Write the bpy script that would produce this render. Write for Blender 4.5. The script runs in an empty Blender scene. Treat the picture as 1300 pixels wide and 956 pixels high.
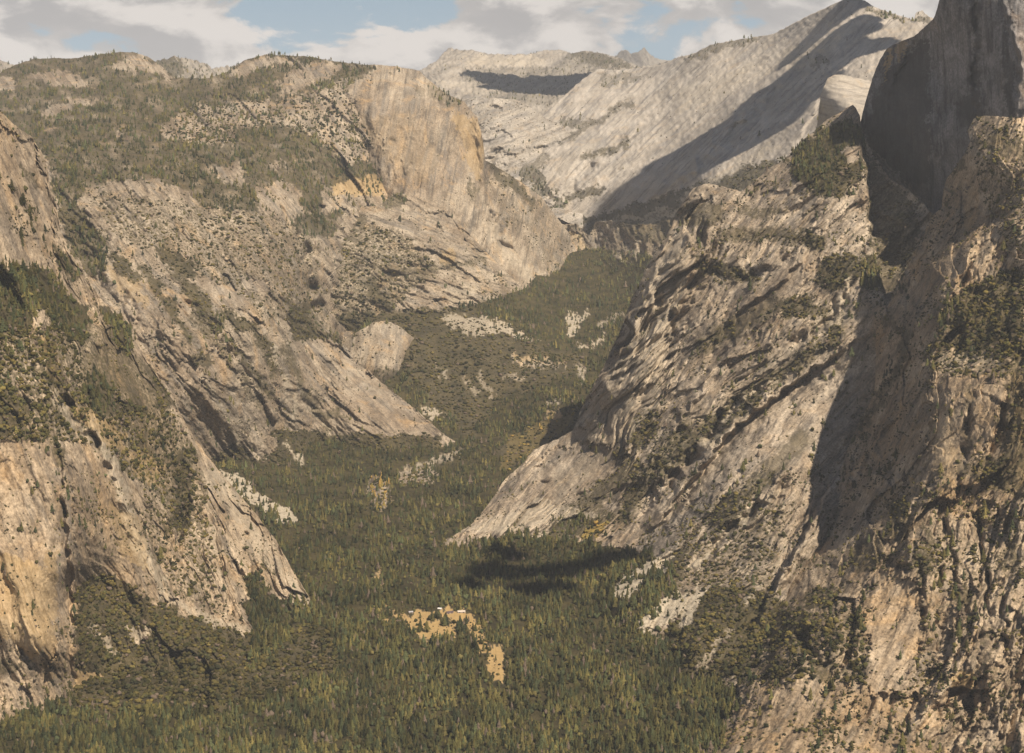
import bpy, bmesh, math, random
import numpy as np
from mathutils import Vector
R_ = math.radians
rng = np.random.default_rng(7)
random.seed(7)

# ------------------------------------------------------------------ camera, sky, sun, exposure
SC = bpy.context.scene
W0, H0, FPX = 1300.0, 956.0, 2060.0
PITCH = math.atan((478.0 - 198.0) / FPX)          # the view looks a little down into the canyon
SINP, COSP = math.sin(PITCH), math.cos(PITCH)
cam_d = bpy.data.cameras.new('camera'); cam = bpy.data.objects.new('camera', cam_d)
SC.collection.objects.link(cam); SC.camera = cam
cam.rotation_euler = (math.pi / 2 - PITCH, 0, 0)
cam_d.sensor_width = 36.0; cam_d.lens = 36.0 * FPX / W0
cam_d.clip_start = 10.0; cam_d.clip_end = 200000.0

SUN_AZ, SUN_EL = 144.0, 49.0                      # clockwise from straight ahead (+Y), height
sx = math.sin(R_(SUN_AZ)) * math.cos(R_(SUN_EL)); sy = math.cos(R_(SUN_AZ)) * math.cos(R_(SUN_EL)); sz = math.sin(R_(SUN_EL))
SUN = np.array([sx, sy, sz])
sl = bpy.data.lights.new('sun', 'SUN'); sl.energy = 5.0; sl.angle = R_(0.5); sl.color = (1.0, 0.865, 0.69)
so = bpy.data.objects.new('sun', sl); SC.collection.objects.link(so)
so.rotation_euler = Vector((-sx, -sy, -sz)).to_track_quat('-Z', 'Y').to_euler()

def N(nt, t, **kw):
    n = nt.nodes.new(t)
    for k, v in kw.items():
        if k == 'inp':
            for kk, vv in v.items(): n.inputs[kk].default_value = vv
        else: setattr(n, k, v)
    return n
def mathn(nt, op, a, b=None, clamp=False):
    n = nt.nodes.new('ShaderNodeMath'); n.operation = op; n.use_clamp = clamp
    for i, v in enumerate((a, b)):
        if v is None: continue
        if isinstance(v, (int, float)): n.inputs[i].default_value = v
        else: nt.links.new(v, n.inputs[i])
    return n.outputs[0]
def mixc(nt, f, a, b, mode='MIX'):
    n = nt.nodes.new('ShaderNodeMix'); n.data_type = 'RGBA'; n.blend_type = mode
    for i, v in ((0, f), (6, a), (7, b)):
        if isinstance(v, (int, float)): n.inputs[i].default_value = v
        elif isinstance(v, tuple): n.inputs[i].default_value = v + (1.0,) if len(v) == 3 else v
        else: nt.links.new(v, n.inputs[i])
    return n.outputs[2]
def ramp(nt, v, lo, hi):
    n = nt.nodes.new('ShaderNodeMapRange'); n.interpolation_type = 'SMOOTHSTEP'
    n.inputs[1].default_value = lo; n.inputs[2].default_value = hi
    nt.links.new(v, n.inputs[0]); return n.outputs[0]
def noise(nt, vec, scale, detail=4, rough=0.55, dist=0.0):
    n = nt.nodes.new('ShaderNodeTexNoise'); n.inputs['Scale'].default_value = scale
    n.inputs['Detail'].default_value = detail; n.inputs['Roughness'].default_value = rough
    n.inputs['Distortion'].default_value = dist
    nt.links.new(vec, n.inputs['Vector']); return n.outputs['Fac']
def mapping(nt, vec, sc):
    n = nt.nodes.new('ShaderNodeMapping'); n.inputs['Scale'].default_value = sc
    nt.links.new(vec, n.inputs['Vector']); return n.outputs[0]

world = bpy.data.worlds.new('World'); SC.world = world; world.use_nodes = True
nt = world.node_tree; nt.nodes.clear()
wo = N(nt, 'ShaderNodeOutputWorld'); bg = N(nt, 'ShaderNodeBackground')
sky = N(nt, 'ShaderNodeTexSky', sky_type='NISHITA', sun_disc=False, sun_elevation=R_(SUN_EL), sun_rotation=R_(SUN_AZ), altitude=2200.0, dust_density=2.0)
bg.inputs[1].default_value = 0.042
tc = N(nt, 'ShaderNodeTexCoord'); sep = N(nt, 'ShaderNodeSeparateXYZ'); nt.links.new(tc.outputs['Generated'], sep.inputs[0])
# broken cumulus seen low over the horizon: a field over the directions of the sky, flattened towards the horizon
mp = N(nt, 'ShaderNodeMapping'); mp.inputs['Scale'].default_value = (12.0, 12.0, 24.0); mp.inputs['Location'].default_value = (2.7, 0.4, 5.3)
nt.links.new(tc.outputs['Generated'], mp.inputs['Vector']); P1 = mp.outputs[0]
n1 = noise(nt, P1, 1.0, 10, 0.56, 0.25)
elev = ramp(nt, sep.outputs[2], 0.45, 0.16)
cov = mathn(nt, 'MULTIPLY', ramp(nt, n1, 0.40, 0.46), elev)
up = N(nt, 'ShaderNodeVectorMath', operation='ADD'); nt.links.new(P1, up.inputs[0]); up.inputs[1].default_value = (0.12, 0, 0.26)
n2 = noise(nt, up.outputs[0], 1.0, 10, 0.56, 0.25)
lit = ramp(nt, mathn(nt, 'SUBTRACT', n1, n2), -0.05, 0.10)
cloudc = mixc(nt, lit, mixc(nt, ramp(nt, n2, 0.40, 0.62), (8.6, 8.0, 7.5), (6.6, 6.25, 6.1)), (12.4, 11.4, 10.5))
skyc = mixc(nt, mathn(nt, 'MULTIPLY', ramp(nt, sep.outputs[2], 0.35, 0.08), 0.7), sky.outputs[0], (5.2, 7.2, 8.8))
nt.links.new(mixc(nt, mathn(nt, 'MULTIPLY', cov, 0.95), skyc, cloudc), bg.inputs[0])
nt.links.new(bg.outputs[0], wo.inputs[0])
SC.view_settings.view_transform = 'Standard'; SC.view_settings.look = 'None'
SC.view_settings.exposure = 0.52; SC.view_settings.gamma = 1.0
SC.cycles.max_bounces = 5; SC.cycles.diffuse_bounces = 3; SC.cycles.volume_bounces = 1
SC.cycles.glossy_bounces = 1; SC.cycles.transmission_bounces = 1; SC.cycles.transparent_max_bounces = 4
SC.cycles.use_denoising = True; SC.cycles.denoising_prefilter = 'NONE'
SC.cycles.use_adaptive_sampling = False

# ------------------------------------------------------------------ numeric helpers
def unproject(px, py, D):
    """pixel of the photograph and forward distance (m) -> point in the place, camera at the origin"""
    a = (px - W0 / 2) / FPX; b = (H0 / 2 - py) / FPX
    dy = COSP + b * SINP; dz = -SINP + b * COSP
    return np.stack([a * D / dy, D * np.ones_like(a), dz * D / dy], -1)
def h2(ix, iy, s):
    v = np.sin(ix * 127.1 + iy * 311.7 + s * 74.7) * 43758.5453
    return v - np.floor(v)
def perlin(x, y, s=0):
    ix = np.floor(x); iy = np.floor(y); fx = x - ix; fy = y - iy
    u = fx * fx * fx * (fx * (fx * 6 - 15) + 10); v = fy * fy * fy * (fy * (fy * 6 - 15) + 10)
    def g(i, j):
        a = h2(ix + i, iy + j, s) * 6.28318
        return np.cos(a) * (fx - i) + np.sin(a) * (fy - j)
    return 1.5 * ((g(0, 0) * (1 - u) + g(1, 0) * u) * (1 - v) + (g(0, 1) * (1 - u) + g(1, 1) * u) * v)
def fbm(x, y, o=4, s=0, g=0.5):
    r = 0; a = 1
    for i in range(o):
        r = r + a * perlin(x * 2 ** i, y * 2 ** i, s + i * 13); a *= g
    return r
def ridged(x, y, o=4, s=0, g=0.5):
    r = 0; a = 1
    for i in range(o):
        r = r + a * (1 - 2 * np.abs(perlin(x * 2 ** i, y * 2 ** i, s + i * 13))); a *= g
    return r
def facets(x, y, s=0):
    """broken blocks: every cell of a jittered grid is a tilted plane of its own"""
    x = x + 0.25 * perlin(x * 2.1, y * 2.1, s + 3); y = y + 0.25 * perlin(x * 2.1 + 9, y * 2.1, s + 4)
    ix = np.floor(x); iy = np.floor(y); best = np.full(x.shape, 1e9); v = np.zeros(x.shape)
    for i in (-1, 0, 1):
        for j in (-1, 0, 1):
            cx = ix + i; cy = iy + j; qx = cx + h2(cx, cy, s); qy = cy + h2(cx, cy, s + 1); dx = x - qx; dy = y - qy
            d = dx * dx + dy * dy; m = d < best; best = np.where(m, d, best)
            v = np.where(m, (h2(cx, cy, s + 2) - .5) + dx * 1.6 * (h2(cx, cy, s + 5) - .5) + dy * 2.2 * (h2(cx, cy, s + 6) - .5), v)
    return v * 1.3
def cracks(x, y, s=0):
    return np.exp(-(np.abs(perlin(x, y, s)) / 0.10) ** 1.5) + 0.5 * np.exp(-(np.abs(perlin(x * 2.3, y * 2.3, s + 5)) / 0.12) ** 1.5) - 0.3
def inside(px, py, poly):
    r = np.zeros(px.shape, bool); n = len(poly); j = n - 1
    for i in range(n):
        xi, yi = poly[i]; xj, yj = poly[j]
        if yi != yj:
            c = ((yi > py) != (yj > py)) & (px < (xj - xi) * (py - yi) / (yj - yi) + xi)
            r ^= c
        j = i
    return r
def linedist(px, py, pts):
    """distance to a polyline, how far along it (0..1) and which side"""
    best = np.full(px.shape, 1e9); side = np.zeros(px.shape); tt = np.zeros(px.shape)
    L = [0.0]
    for a, b in zip(pts[:-1], pts[1:]): L.append(L[-1] + math.hypot(b[0] - a[0], b[1] - a[1]))
    for k, (a, b) in enumerate(zip(pts[:-1], pts[1:])):
        dx, dy = b[0] - a[0], b[1] - a[1]; q = dx * dx + dy * dy + 1e-9
        t = np.clip(((px - a[0]) * dx + (py - a[1]) * dy) / q, 0, 1)
        d = np.hypot(px - a[0] - t * dx, py - a[1] - t * dy)
        m = d < best
        best = np.where(m, d, best); tt = np.where(m, (L[k] + t * (L[k + 1] - L[k])) / L[-1], tt)
        side = np.where(m, np.sign((px - a[0]) * dy - (py - a[1]) * dx), side)
    return best, tt, side
def tps(ctrl):
    """thin plate spline of forward distance over picture coordinates"""
    c = np.array(ctrl, float); X = c[:, :2] / 300.0; n = len(c)
    def U(r2): return r2 * np.log(r2 + 1e-12) * 0.5
    K = U(((X[:, None] - X[None]) ** 2).sum(-1)) + np.eye(n) * 2e-4
    P = np.hstack([np.ones((n, 1)), X])
    A = np.block([[K, P], [P.T, np.zeros((3, 3))]])
    w = np.linalg.solve(A, np.concatenate([c[:, 2] * 1000.0, np.zeros(3)]))
    def f(px, py):
        x = px / 300.0; y = py / 300.0
        r = w[n] + w[n + 1] * x + w[n + 2] * y
        for i in range(n):
            r = r + w[i] * U((x - X[i, 0]) ** 2 + (y - X[i, 1]) ** 2)
        return r
    return f
def resample_x(poly, xs):
    p = np.array(poly, float); return np.interp(xs, p[:, 0], p[:, 1])
def resample_arc(poly, n):
    p = np.array(poly, float); s = np.concatenate([[0], np.cumsum(np.hypot(*np.diff(p, axis=0).T))])
    t = np.linspace(0, s[-1], n); return np.interp(t, s, p[:, 0]), np.interp(t, s, p[:, 1])

# ------------------------------------------------------------------ materials
def new_mat(name):
    m = bpy.data.materials.new(name); m.use_nodes = True
    nt = m.node_tree; nt.nodes.clear()
    o = N(nt, 'ShaderNodeOutputMaterial'); b = N(nt, 'ShaderNodeBsdfPrincipled')
    b.inputs['Roughness'].default_value = 0.95; b.inputs['Specular IOR Level'].default_value = 0.08
    nt.links.new(b.outputs[0], o.inputs[0]); return m, nt, b
def rock_material(name, pale, tan, grey, warm=(0.50, 0.33, 0.16), speck=1.0, dk=1.0, bump=0.55, mott=1.0):
    m, nt, b = new_mat(name)
    at = N(nt, 'ShaderNodeAttribute', attribute_name='cover'); s = N(nt, 'ShaderNodeSeparateColor'); nt.links.new(at.outputs['Color'], s.inputs[0])
    a2 = N(nt, 'ShaderNodeAttribute', attribute_name='stain'); s2 = N(nt, 'ShaderNodeSeparateColor'); nt.links.new(a2.outputs['Color'], s2.inputs[0])
    uv = N(nt, 'ShaderNodeUVMap', uv_map='flow').outputs[0]
    geo = N(nt, 'ShaderNodeTexCoord').outputs['Object']
    big = noise(nt, geo, 0.0035, 5, 0.6)
    c = mixc(nt, ramp(nt, big, 0.36, 0.62), tan, pale)
    st = noise(nt, mapping(nt, uv, (0.045, 0.006, 1)), 1.0, 6, 0.62, 0.6)
    c = mixc(nt, mathn(nt, 'MULTIPLY', ramp(nt, st, 0.47, 0.66), 0.75), c, grey)
    st2 = noise(nt, mapping(nt, uv, (0.14, 0.012, 1)), 1.0, 4, 0.6, 0.3)
    c = mixc(nt, mathn(nt, 'MULTIPLY', ramp(nt, st2, 0.50, 0.68), 0.62), c, tuple(x * 0.5 for x in grey))
    pt = noise(nt, mapping(nt, uv, (0.03, 0.018, 1)), 1.0, 6, 0.68, 0.8)
    c = mixc(nt, mott, c, mixc(nt, ramp(nt, pt, 0.38, 0.62), (0.70, 0.68, 0.66), (1.16, 1.16, 1.16)), 'MULTIPLY')
    wn = noise(nt, mapping(nt, geo, (0.013, 0.013, 0.006)), 1.0, 5, 0.6, 0.5)
    c = mixc(nt, mathn(nt, 'MULTIPLY', ramp(nt, wn, 0.52, 0.70), 0.36), c, warm)
    fine = noise(nt, geo, 0.16, 4, 0.7)
    c = mixc(nt, mott, c, mixc(nt, ramp(nt, fine, 0.25, 0.75), (0.55, 0.54, 0.53), (1.3, 1.28, 1.25)), 'MULTIPLY')
    # lichen, low plants and loose dark debris lying on the ledges
    sp = noise(nt, geo, 0.11, 3, 0.65)
    th = mathn(nt, 'SUBTRACT', 0.70, mathn(nt, 'MULTIPLY', s2.outputs[0], 0.26))
    spm = mathn(nt, 'MULTIPLY', mathn(nt, 'SUBTRACT', sp, th), 9.0, True)
    c = mixc(nt, mathn(nt, 'MULTIPLY', spm, 0.8 * speck), c, (0.085, 0.072, 0.040))
    c = mixc(nt, mathn(nt, 'MULTIPLY', s.outputs[1], ramp(nt, noise(nt, geo, 0.05, 5, 0.7), 0.24, 0.56)), c, mixc(nt, fine, (0.36, 0.31, 0.235), (0.52, 0.46, 0.36)))      # fresh pale talus, and a sunlit strip painted on the great slabs
    c = mixc(nt, s.outputs[2], c, mixc(nt, fine, (0.10 * dk, 0.095 * dk, 0.09 * dk), (0.22 * dk, 0.20 * dk, 0.18 * dk)))     # dark stained rock, and shade painted on the slabs and the face
    c = mixc(nt, s2.outputs[1], c, mixc(nt, fine, (0.30, 0.20, 0.08), (0.50, 0.35, 0.16)))     # ochre rock, dry earth
    vegc = mixc(nt, ramp(nt, noise(nt, geo, 0.02, 5, 0.6), 0.35, 0.65), (0.036, 0.032, 0.017), (0.075, 0.062, 0.030))  # forest floor kept dark so the gaps between trees read as shade
    vegc = mixc(nt, s2.outputs[2], vegc, (0.26, 0.19, 0.055))                                   # yellowing brush
    c = mixc(nt, s.outputs[0], c, vegc)
    rc_ = c
    nt.links.new(c, b.inputs['Base Color'])
    bh = mathn(nt, 'ADD', mathn(nt, 'MULTIPLY', noise(nt, mapping(nt, uv, (0.12, 0.03, 1)), 1.0, 6, 0.7, 0.4), 7.0), mathn(nt, 'MULTIPLY', noise(nt, geo, 0.12, 5, 0.7), 5.0))
    bp = N(nt, 'ShaderNodeBump', inp={'Strength': bump, 'Distance': 1.0}); nt.links.new(bh, bp.inputs['Height'])
    nt.links.new(bp.outputs[0], b.inputs['Normal'])
    return m
ROCK = rock_material('granite_near', (0.42, 0.345, 0.255), (0.295, 0.228, 0.155), (0.18, 0.156, 0.128))
ROCKM = rock_material('granite_mid', (0.35, 0.30, 0.235), (0.265, 0.215, 0.16), (0.175, 0.16, 0.14))
ROCKR = rock_material('granite_ridge', (0.43, 0.37, 0.295), (0.27, 0.22, 0.165), (0.15, 0.135, 0.12), (0.36, 0.26, 0.16))
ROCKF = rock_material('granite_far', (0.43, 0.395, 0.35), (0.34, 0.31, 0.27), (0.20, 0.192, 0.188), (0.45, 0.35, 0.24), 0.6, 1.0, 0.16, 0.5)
ROCKD = rock_material('granite_face', (0.235, 0.22, 0.215), (0.14, 0.138, 0.142), (0.05, 0.052, 0.058), (0.24, 0.17, 0.11), 0.4, 0.3)  # dark lichened granite with the blue of the face's shade mixed in

def leaf_material():
    m, nt, b = new_mat('foliage')
    at = N(nt, 'ShaderNodeAttribute', attribute_name='tint')
    geo = N(nt, 'ShaderNodeTexCoord').outputs['Object']
    n = noise(nt, geo, 0.6, 2, 0.6)
    c = mixc(nt, 1.0, at.outputs['Color'], mixc(nt, n, (0.6, 0.6, 0.6), (1.4, 1.4, 1.4)), 'MULTIPLY')
    nt.links.new(c, b.inputs['Base Color']); return m
LEAF = leaf_material()

# ------------------------------------------------------------------ terrain layers
def tag(o, label=None, cat=None, group=None, kind=None):
    if label: o['label'] = label
    if cat: o['category'] = cat
    if group: o['group'] = group
    if kind: o['kind'] = kind
    return o
def make_mesh(name, verts, faces_idx, nper, mat, smooth=False):
    me = bpy.data.meshes.new(name)
    nf = len(faces_idx) // nper
    me.vertices.add(len(verts)); me.vertices.foreach_set('co', verts.astype(np.float32).ravel())
    me.loops.add(len(faces_idx)); me.loops.foreach_set('vertex_index', faces_idx.astype(np.int32))
    me.polygons.add(nf); me.polygons.foreach_set('loop_start', np.arange(0, nf * nper, nper, dtype=np.int32))
    me.polygons.foreach_set('loop_total', np.full(nf, nper, dtype=np.int32))
    me.update(calc_edges=True); me.materials.append(mat)
    if smooth: me.shade_smooth()
    o = bpy.data.objects.new(name, me); SC.collection.objects.link(o); return o
def color_attr(me, name, arr):
    a = me.color_attributes.new(name, 'FLOAT_COLOR', 'POINT')
    c = np.ones((len(arr), 4), np.float32); c[:, :arr.shape[1]] = arr; a.data.foreach_set('color', c.ravel())

LAYERS = {}
FLOORC = 0.78
def layer(name, rows, ctrl, mat, theta=90, relief=(), strokes=(), masks=(), step=1.4, mode='x', back=900.0, jag=3.0, label=None, base=(0, 0, 0, 0.2, 0, 0), drop=0.8, shade_smooth=False, scat=(0.0, 0.0)):
    """rows: outlines from crest to foot. relief: (wavelength across, stretch along, amplitude, kind)"""
    if mode == 'x':
        x0 = rows[0][0][0]; x1 = rows[0][-1][0]; n = int((x1 - x0) / step) + 1
        xs = np.linspace(x0, x1, n); RX = [xs] * len(rows); RY = [resample_x(r, xs) for r in rows]
    else:
        p = [np.hypot(*np.diff(np.array(r, float), axis=0).T).sum() for r in rows]
        n = int(max(p) / step) + 1
        q = [resample_arc(r, n) for r in rows]; RX = [a[0] for a in q]; RY = [a[1] for a in q]
    GX, GY = [RX[0][None]], [RY[0][None]]
    for k in range(len(rows) - 1):
        d = np.hypot(RX[k + 1] - RX[k], RY[k + 1] - RY[k]); m = max(2, int(np.percentile(d, 80) / step))
        t = np.linspace(0, 1, m + 1)[1:, None]
        GX.append(RX[k] * (1 - t) + RX[k + 1] * t); GY.append(RY[k] * (1 - t) + RY[k + 1] * t)
    px = np.vstack(GX); py = np.vstack(GY); nv, nu = px.shape
    f = tps(ctrl); D0 = f(px, py)
    D = D0.copy()
    for s in strokes:
        kind, pts, w, amp = s[:4]
        wx = px + 5 * perlin(px / 14, py / 14, 5); wy = py + 5 * perlin(px / 14, py / 14, 9)
        d, t, sd = linedist(wx, wy, pts)
        if kind == 'groove': D += amp * np.clip(0.6 + 1.1 * fbm(px / 22, py / 22, 3, 88), 0.05, 1.4) * np.exp(-(d / w) ** 2) * np.sin(np.pi * np.clip(t, 0.02, 0.98)) ** 0.4
        elif kind == 'ridge': D -= amp * np.exp(-(d / w)) * np.sin(np.pi * np.clip(t, 0.02, 0.98)) ** 0.4
        elif kind == 'step':   # one side falls back sharply, then recovers over the width
            fal = np.sin(np.pi * np.clip(t, 0.02, 0.98)) ** 0.5
            D += amp * fal * np.where(sd > 0, np.exp(-d / w) * (1 - np.exp(-(d / 3.0) ** 2)), -0.15 * np.exp(-d / w))
    th = R_(theta); DM = float(np.median(D0)); mx = px * DM / FPX; my = py * DM / FPX
    b_ = mx * math.cos(th) + my * math.sin(th); a_ = -mx * math.sin(th) + my * math.cos(th)
    wa = a_ + 25 * fbm(mx / 220, my / 220, 3, 3)
    soft = np.ones_like(D); crk = cracks(wa / 46, b_ / (46 * 7), 44) + 0.5 * cracks(wa / 30, b_ / 60, 49)
    cov = np.zeros((nv, nu, 6)); cov += np.array(base)
    jx = px + 6 * fbm(px / 18, py / 18, 4, 21, 0.65) + 3.5 * perlin(px / 2.7, py / 2.7, 61); jy = py + 5 * fbm(px / 14, py / 14, 4, 33, 0.65) + 3.0 * perlin(px / 2.7, py / 2.7, 62)
    dens = np.zeros((nv, nu, 2)); dens += np.array(scat)
    for mk in masks:
        kind, poly, val = mk[:3]
        if kind in ('talus', 'dark', 'ochre', 'yellow', 'strip') and len(mk) > 3:
            d, t, sd = linedist(jx, jy, poly); mm = np.clip(1.6 - d / mk[3] * (1.0 if kind != 'strip' else 0.8), 0, 1)
        else: mm = inside(jx, jy, poly).astype(float)
        if kind == 'forest':
            dens[..., 0] = dens[..., 0] * (1 - mm) + val * mm; cov[..., 0] = cov[..., 0] * (1 - mm) + min(1, val * FLOORC) * mm
            dens[..., 1] *= (1 - mm * min(1, val)); cov[..., 3] = cov[..., 3] * (1 - mm) + 0.8 * mm
        elif kind in ('brush', 'strip'):
            vv = min(1, val * (1.3 if kind == 'strip' else 1.1)); dens[..., 1] = dens[..., 1] * (1 - mm) + vv * mm; cov[..., 0] = cov[..., 0] * (1 - mm) + min(1, vv * 0.85) * mm
            dens[..., 0] *= (1 - mm)
            cov[..., 3] = cov[..., 3] * (1 - mm) + mm
        elif kind == 'bare':
            dens *= (1 - mm[..., None]); dens[..., 0] += mm * val; dens[..., 1] += mm * val * 2; cov[..., 0] *= (1 - mm); cov[..., 3] = cov[..., 3] * (1 - mm) + 0.25 * mm
        elif kind == 'talus': cov[..., 1] = np.maximum(cov[..., 1] * (1 - mm), mm * val); cov[..., 0] *= (1 - mm); dens *= (1 - 0.6 * mm[..., None] * min(1, val * 1.3))
        elif kind == 'dark': cov[..., 2] = np.maximum(cov[..., 2], mm * val)
        elif kind == 'ochre': cov[..., 4] = np.maximum(cov[..., 4], mm * val); cov[..., 0] *= (1 - mm); dens *= (1 - 0.95 * mm[..., None]); dens[..., 0] += 0.05 * mm; dens[..., 1] += 0.16 * mm
        elif kind == 'tint': cov[..., 4] = np.maximum(cov[..., 4], mm * val)
        elif kind == 'yellow': cov[..., 5] = np.maximum(cov[..., 5], mm * val)
        elif kind == 'specks': dens[..., 1] = np.maximum(dens[..., 1], mm * val); cov[..., 3] = np.maximum(cov[..., 3], mm * val * 1.2)
        elif kind == 'rough': soft *= (1 + mm * val)
        elif kind == 'patchy':
            q = 1 - mm * (1 - np.clip(1.0 + val * fbm(px / 26, py / 11, 4, 91), 0.12, 1)); cov[..., 0] *= q; dens[..., 0] *= q
        elif kind == 'smooth': soft *= (1 - mm * val); cov[..., 3] *= (1 - mm * val); dens[..., 1] *= (1 - mm * val)
    rough = np.clip(1.0 + 1.1 * fbm(mx / 330, my / 330, 3, 99), 0.35, 1.7)
    for i, (wl, stretch, amp, kind) in enumerate(relief):
        A, B = wa / wl, b_ / (wl * stretch)
        if kind == 'r': v = -ridged(A, B, 4, 40 + i * 7) * 0.6
        elif kind == 'f': v = fbm(A, B, 5, 40 + i * 7, 0.55)
        elif kind == 'k': v = facets(A, B, 40 + i * 7) + 0.5 * facets(A * 2.2, B * 2.2, 90 + i)
        elif kind == 'c': v = cracks(A, B, 40 + i * 7)
        elif kind == 'b': v = np.abs(fbm(A, B, 3, 40 + i * 7)) * -1.6
        else: v = np.abs(fbm(A, B, 4, 40 + i * 7)) * 1.4
        D += amp * v * (soft * rough if wl < 200 else 1.0)
    # the forest floor is smoother than the bare rock
    P = unproject(px, py, D)
    jn = fbm(mx / 26, my / 26, 4, 71, 0.6)
    P[..., 2] += jag * jn; P[..., 0] += jag * 0.6 * fbm(mx / 22, my / 22, 3, 77)
    F0 = P.copy()
    # the mountain goes on behind its crest and comes down on the far side
    hv = P[0] / np.linalg.norm(P[0][:, :2], axis=1)[:, None]; hv[:, 2] = 0
    rows_b = []
    for q, (fb, fz) in enumerate(((0.06, 0.015), (0.2, 0.09), (0.5, 0.30), (1.0, 0.75))):
        r = P[0] + hv * back * fb; r[:, 2] -= back * fz * drop; rows_b.append(r)
    nb = len(rows_b)
    P = np.concatenate([np.array(rows_b[::-1]), P], 0)
    cov = np.concatenate([np.repeat(cov[:1], nb, 0), cov], 0)
    uvp = np.stack([a_, b_], -1) / max(1.0, DM / 4500.0); uvp = np.concatenate([np.repeat(uvp[:1], nb, 0), uvp], 0)
    R, C = P.shape[:2]
    idx = np.arange(R * C).reshape(R, C)
    q = np.stack([idx[:-1, :-1], idx[1:, :-1], idx[1:, 1:], idx[:-1, 1:]], -1).reshape(-1)
    o = make_mesh(name, P.reshape(-1, 3), q, 4, mat, shade_smooth)
    color_attr(o.data, 'cover', cov.reshape(-1, 6)[:, :3]); color_attr(o.data, 'stain', cov.reshape(-1, 6)[:, 3:6])
    ul = o.data.uv_layers.new(name='flow'); ul.data.foreach_set('uv', uvp.reshape(-1, 2)[q].astype(np.float32).ravel())
    tag(o, label, None, None, 'structure')
    LAYERS[len(LAYERS)] = dict(name=name, P=F0, px=px, py=py, dens=dens, yel=cov[nb:, :, 5], tal=cov[nb:, :, 1], crk=crk)
    return o
def REL(k):
    return [(520 * k, 2.5, 42 * k, 'f'), (230 * k, 5, 34 * k, 'r'), (120 * k, 4.5, 15 * k, 'b'), (95 * k, 4, 20 * k, 'k'), (50 * k, 8, 13 * k, 'c'), (36 * k, 4.5, 8 * k, 'k'), (22 * k, 7, 5 * k, 'c'), (13 * k, 2, 1.8 * k, 'f')]

# ---- far ranges
FARREL = [(900, 1.5, 160, 'f'), (260, 1.5, 60, 'r'), (90, 1.2, 24, 'r')]
layer('mountain', [[(745, 95), (760, 84), (775, 76), (784, 69), (789, 64), (796, 63), (802, 68), (810, 66), (818, 60), (824, 68), (835, 75), (870, 80), (910, 84)],
                   [(745, 110), (910, 110)]],
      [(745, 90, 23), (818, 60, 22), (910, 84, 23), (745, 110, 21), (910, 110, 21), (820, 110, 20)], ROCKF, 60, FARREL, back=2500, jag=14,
      label='twin rocky peaks, the farthest summits on the skyline', base=(0.2, 0, 0.6, 0.4, 0, 0))
layer('mountain', [[(-60, 74), (0, 76), (17, 82), (60, 90), (180, 90), (200, 78), (223, 72), (240, 75), (261, 80), (268, 87), (294, 83), (320, 88)],
                   [(-60, 120), (320, 120)]],
      [(-60, 74, 12), (60, 90, 12), (223, 72, 12), (320, 88, 12), (-60, 120, 11), (320, 120, 11), (100, 120, 11)], ROCKF, 60, FARREL, back=1500, jag=10,
      label='low far ridge behind the wooded plateau', base=(0.3, 0, 0, 0.5, 0, 0), scat=(0.5, 0.1),
      masks=[('forest', [(190, 60), (224, 70), (235, 90), (190, 120)], 1.0)])
layer('mountain', [[(480, 110), (535, 88), (555, 76), (564, 66), (571, 60), (582, 63), (603, 64), (623, 69), (670, 69), (691, 64), (714, 63), (725, 68), (745, 64), (765, 68), (785, 73), (812, 85), (840, 80), (868, 71), (905, 66), (960, 70)],
                   [(480, 130), (560, 105), (700, 100), (860, 100), (960, 105)], [(480, 180), (590, 170), (711, 175), (860, 165), (960, 165)]],
      [(480, 110, 14.5), (571, 60, 15), (623, 69, 15), (700, 64, 16), (745, 64, 16), (812, 85, 15), (868, 71, 14), (960, 70, 14),
       (560, 105, 12.6), (640, 100, 13.2), (700, 110, 13), (780, 100, 13), (860, 100, 12.6), (590, 135, 11.4), (700, 150, 10.6), (800, 140, 11), (480, 180, 10.6), (711, 175, 10.2), (960, 165, 11), (640, 120, 11.8)],
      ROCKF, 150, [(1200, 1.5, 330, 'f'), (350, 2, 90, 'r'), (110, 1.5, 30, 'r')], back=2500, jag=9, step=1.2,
      label='pale granite range with a pointed peak at the head of the canyon', base=(0.12, 0, 0.1, 0.45, 0, 0), scat=(0.05, 0.15),
      strokes=[('ridge', [(571, 60), (600, 75), (640, 76), (690, 82)], 6, 260), ('ridge', [(745, 66), (790, 80), (830, 88)], 6, 250), ('groove', [(560, 95), (640, 100), (720, 95)], 8, 200)],
      masks=[('talus', [(590, 72), (620, 70), (670, 70), (695, 78), (680, 84), (620, 85), (585, 82)], 0.5),
             ('forest', [(585, 86), (700, 86), (720, 70), (790, 80), (850, 95), (780, 110), (740, 125), (680, 138), (640, 130), (600, 118), (590, 100)], 0.35),  # thin forest that also darkens the slope in place of broad cloud shade
             ('forest', [(716, 68), (745, 62), (790, 75), (812, 88), (760, 84)], 0.9), ('forest', [(838, 86), (875, 72), (900, 72), (880, 86), (850, 95)], 0.9),
             ('talus', [(545, 100), (600, 104), (640, 118), (600, 118), (560, 110)], 0.4)])
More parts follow.
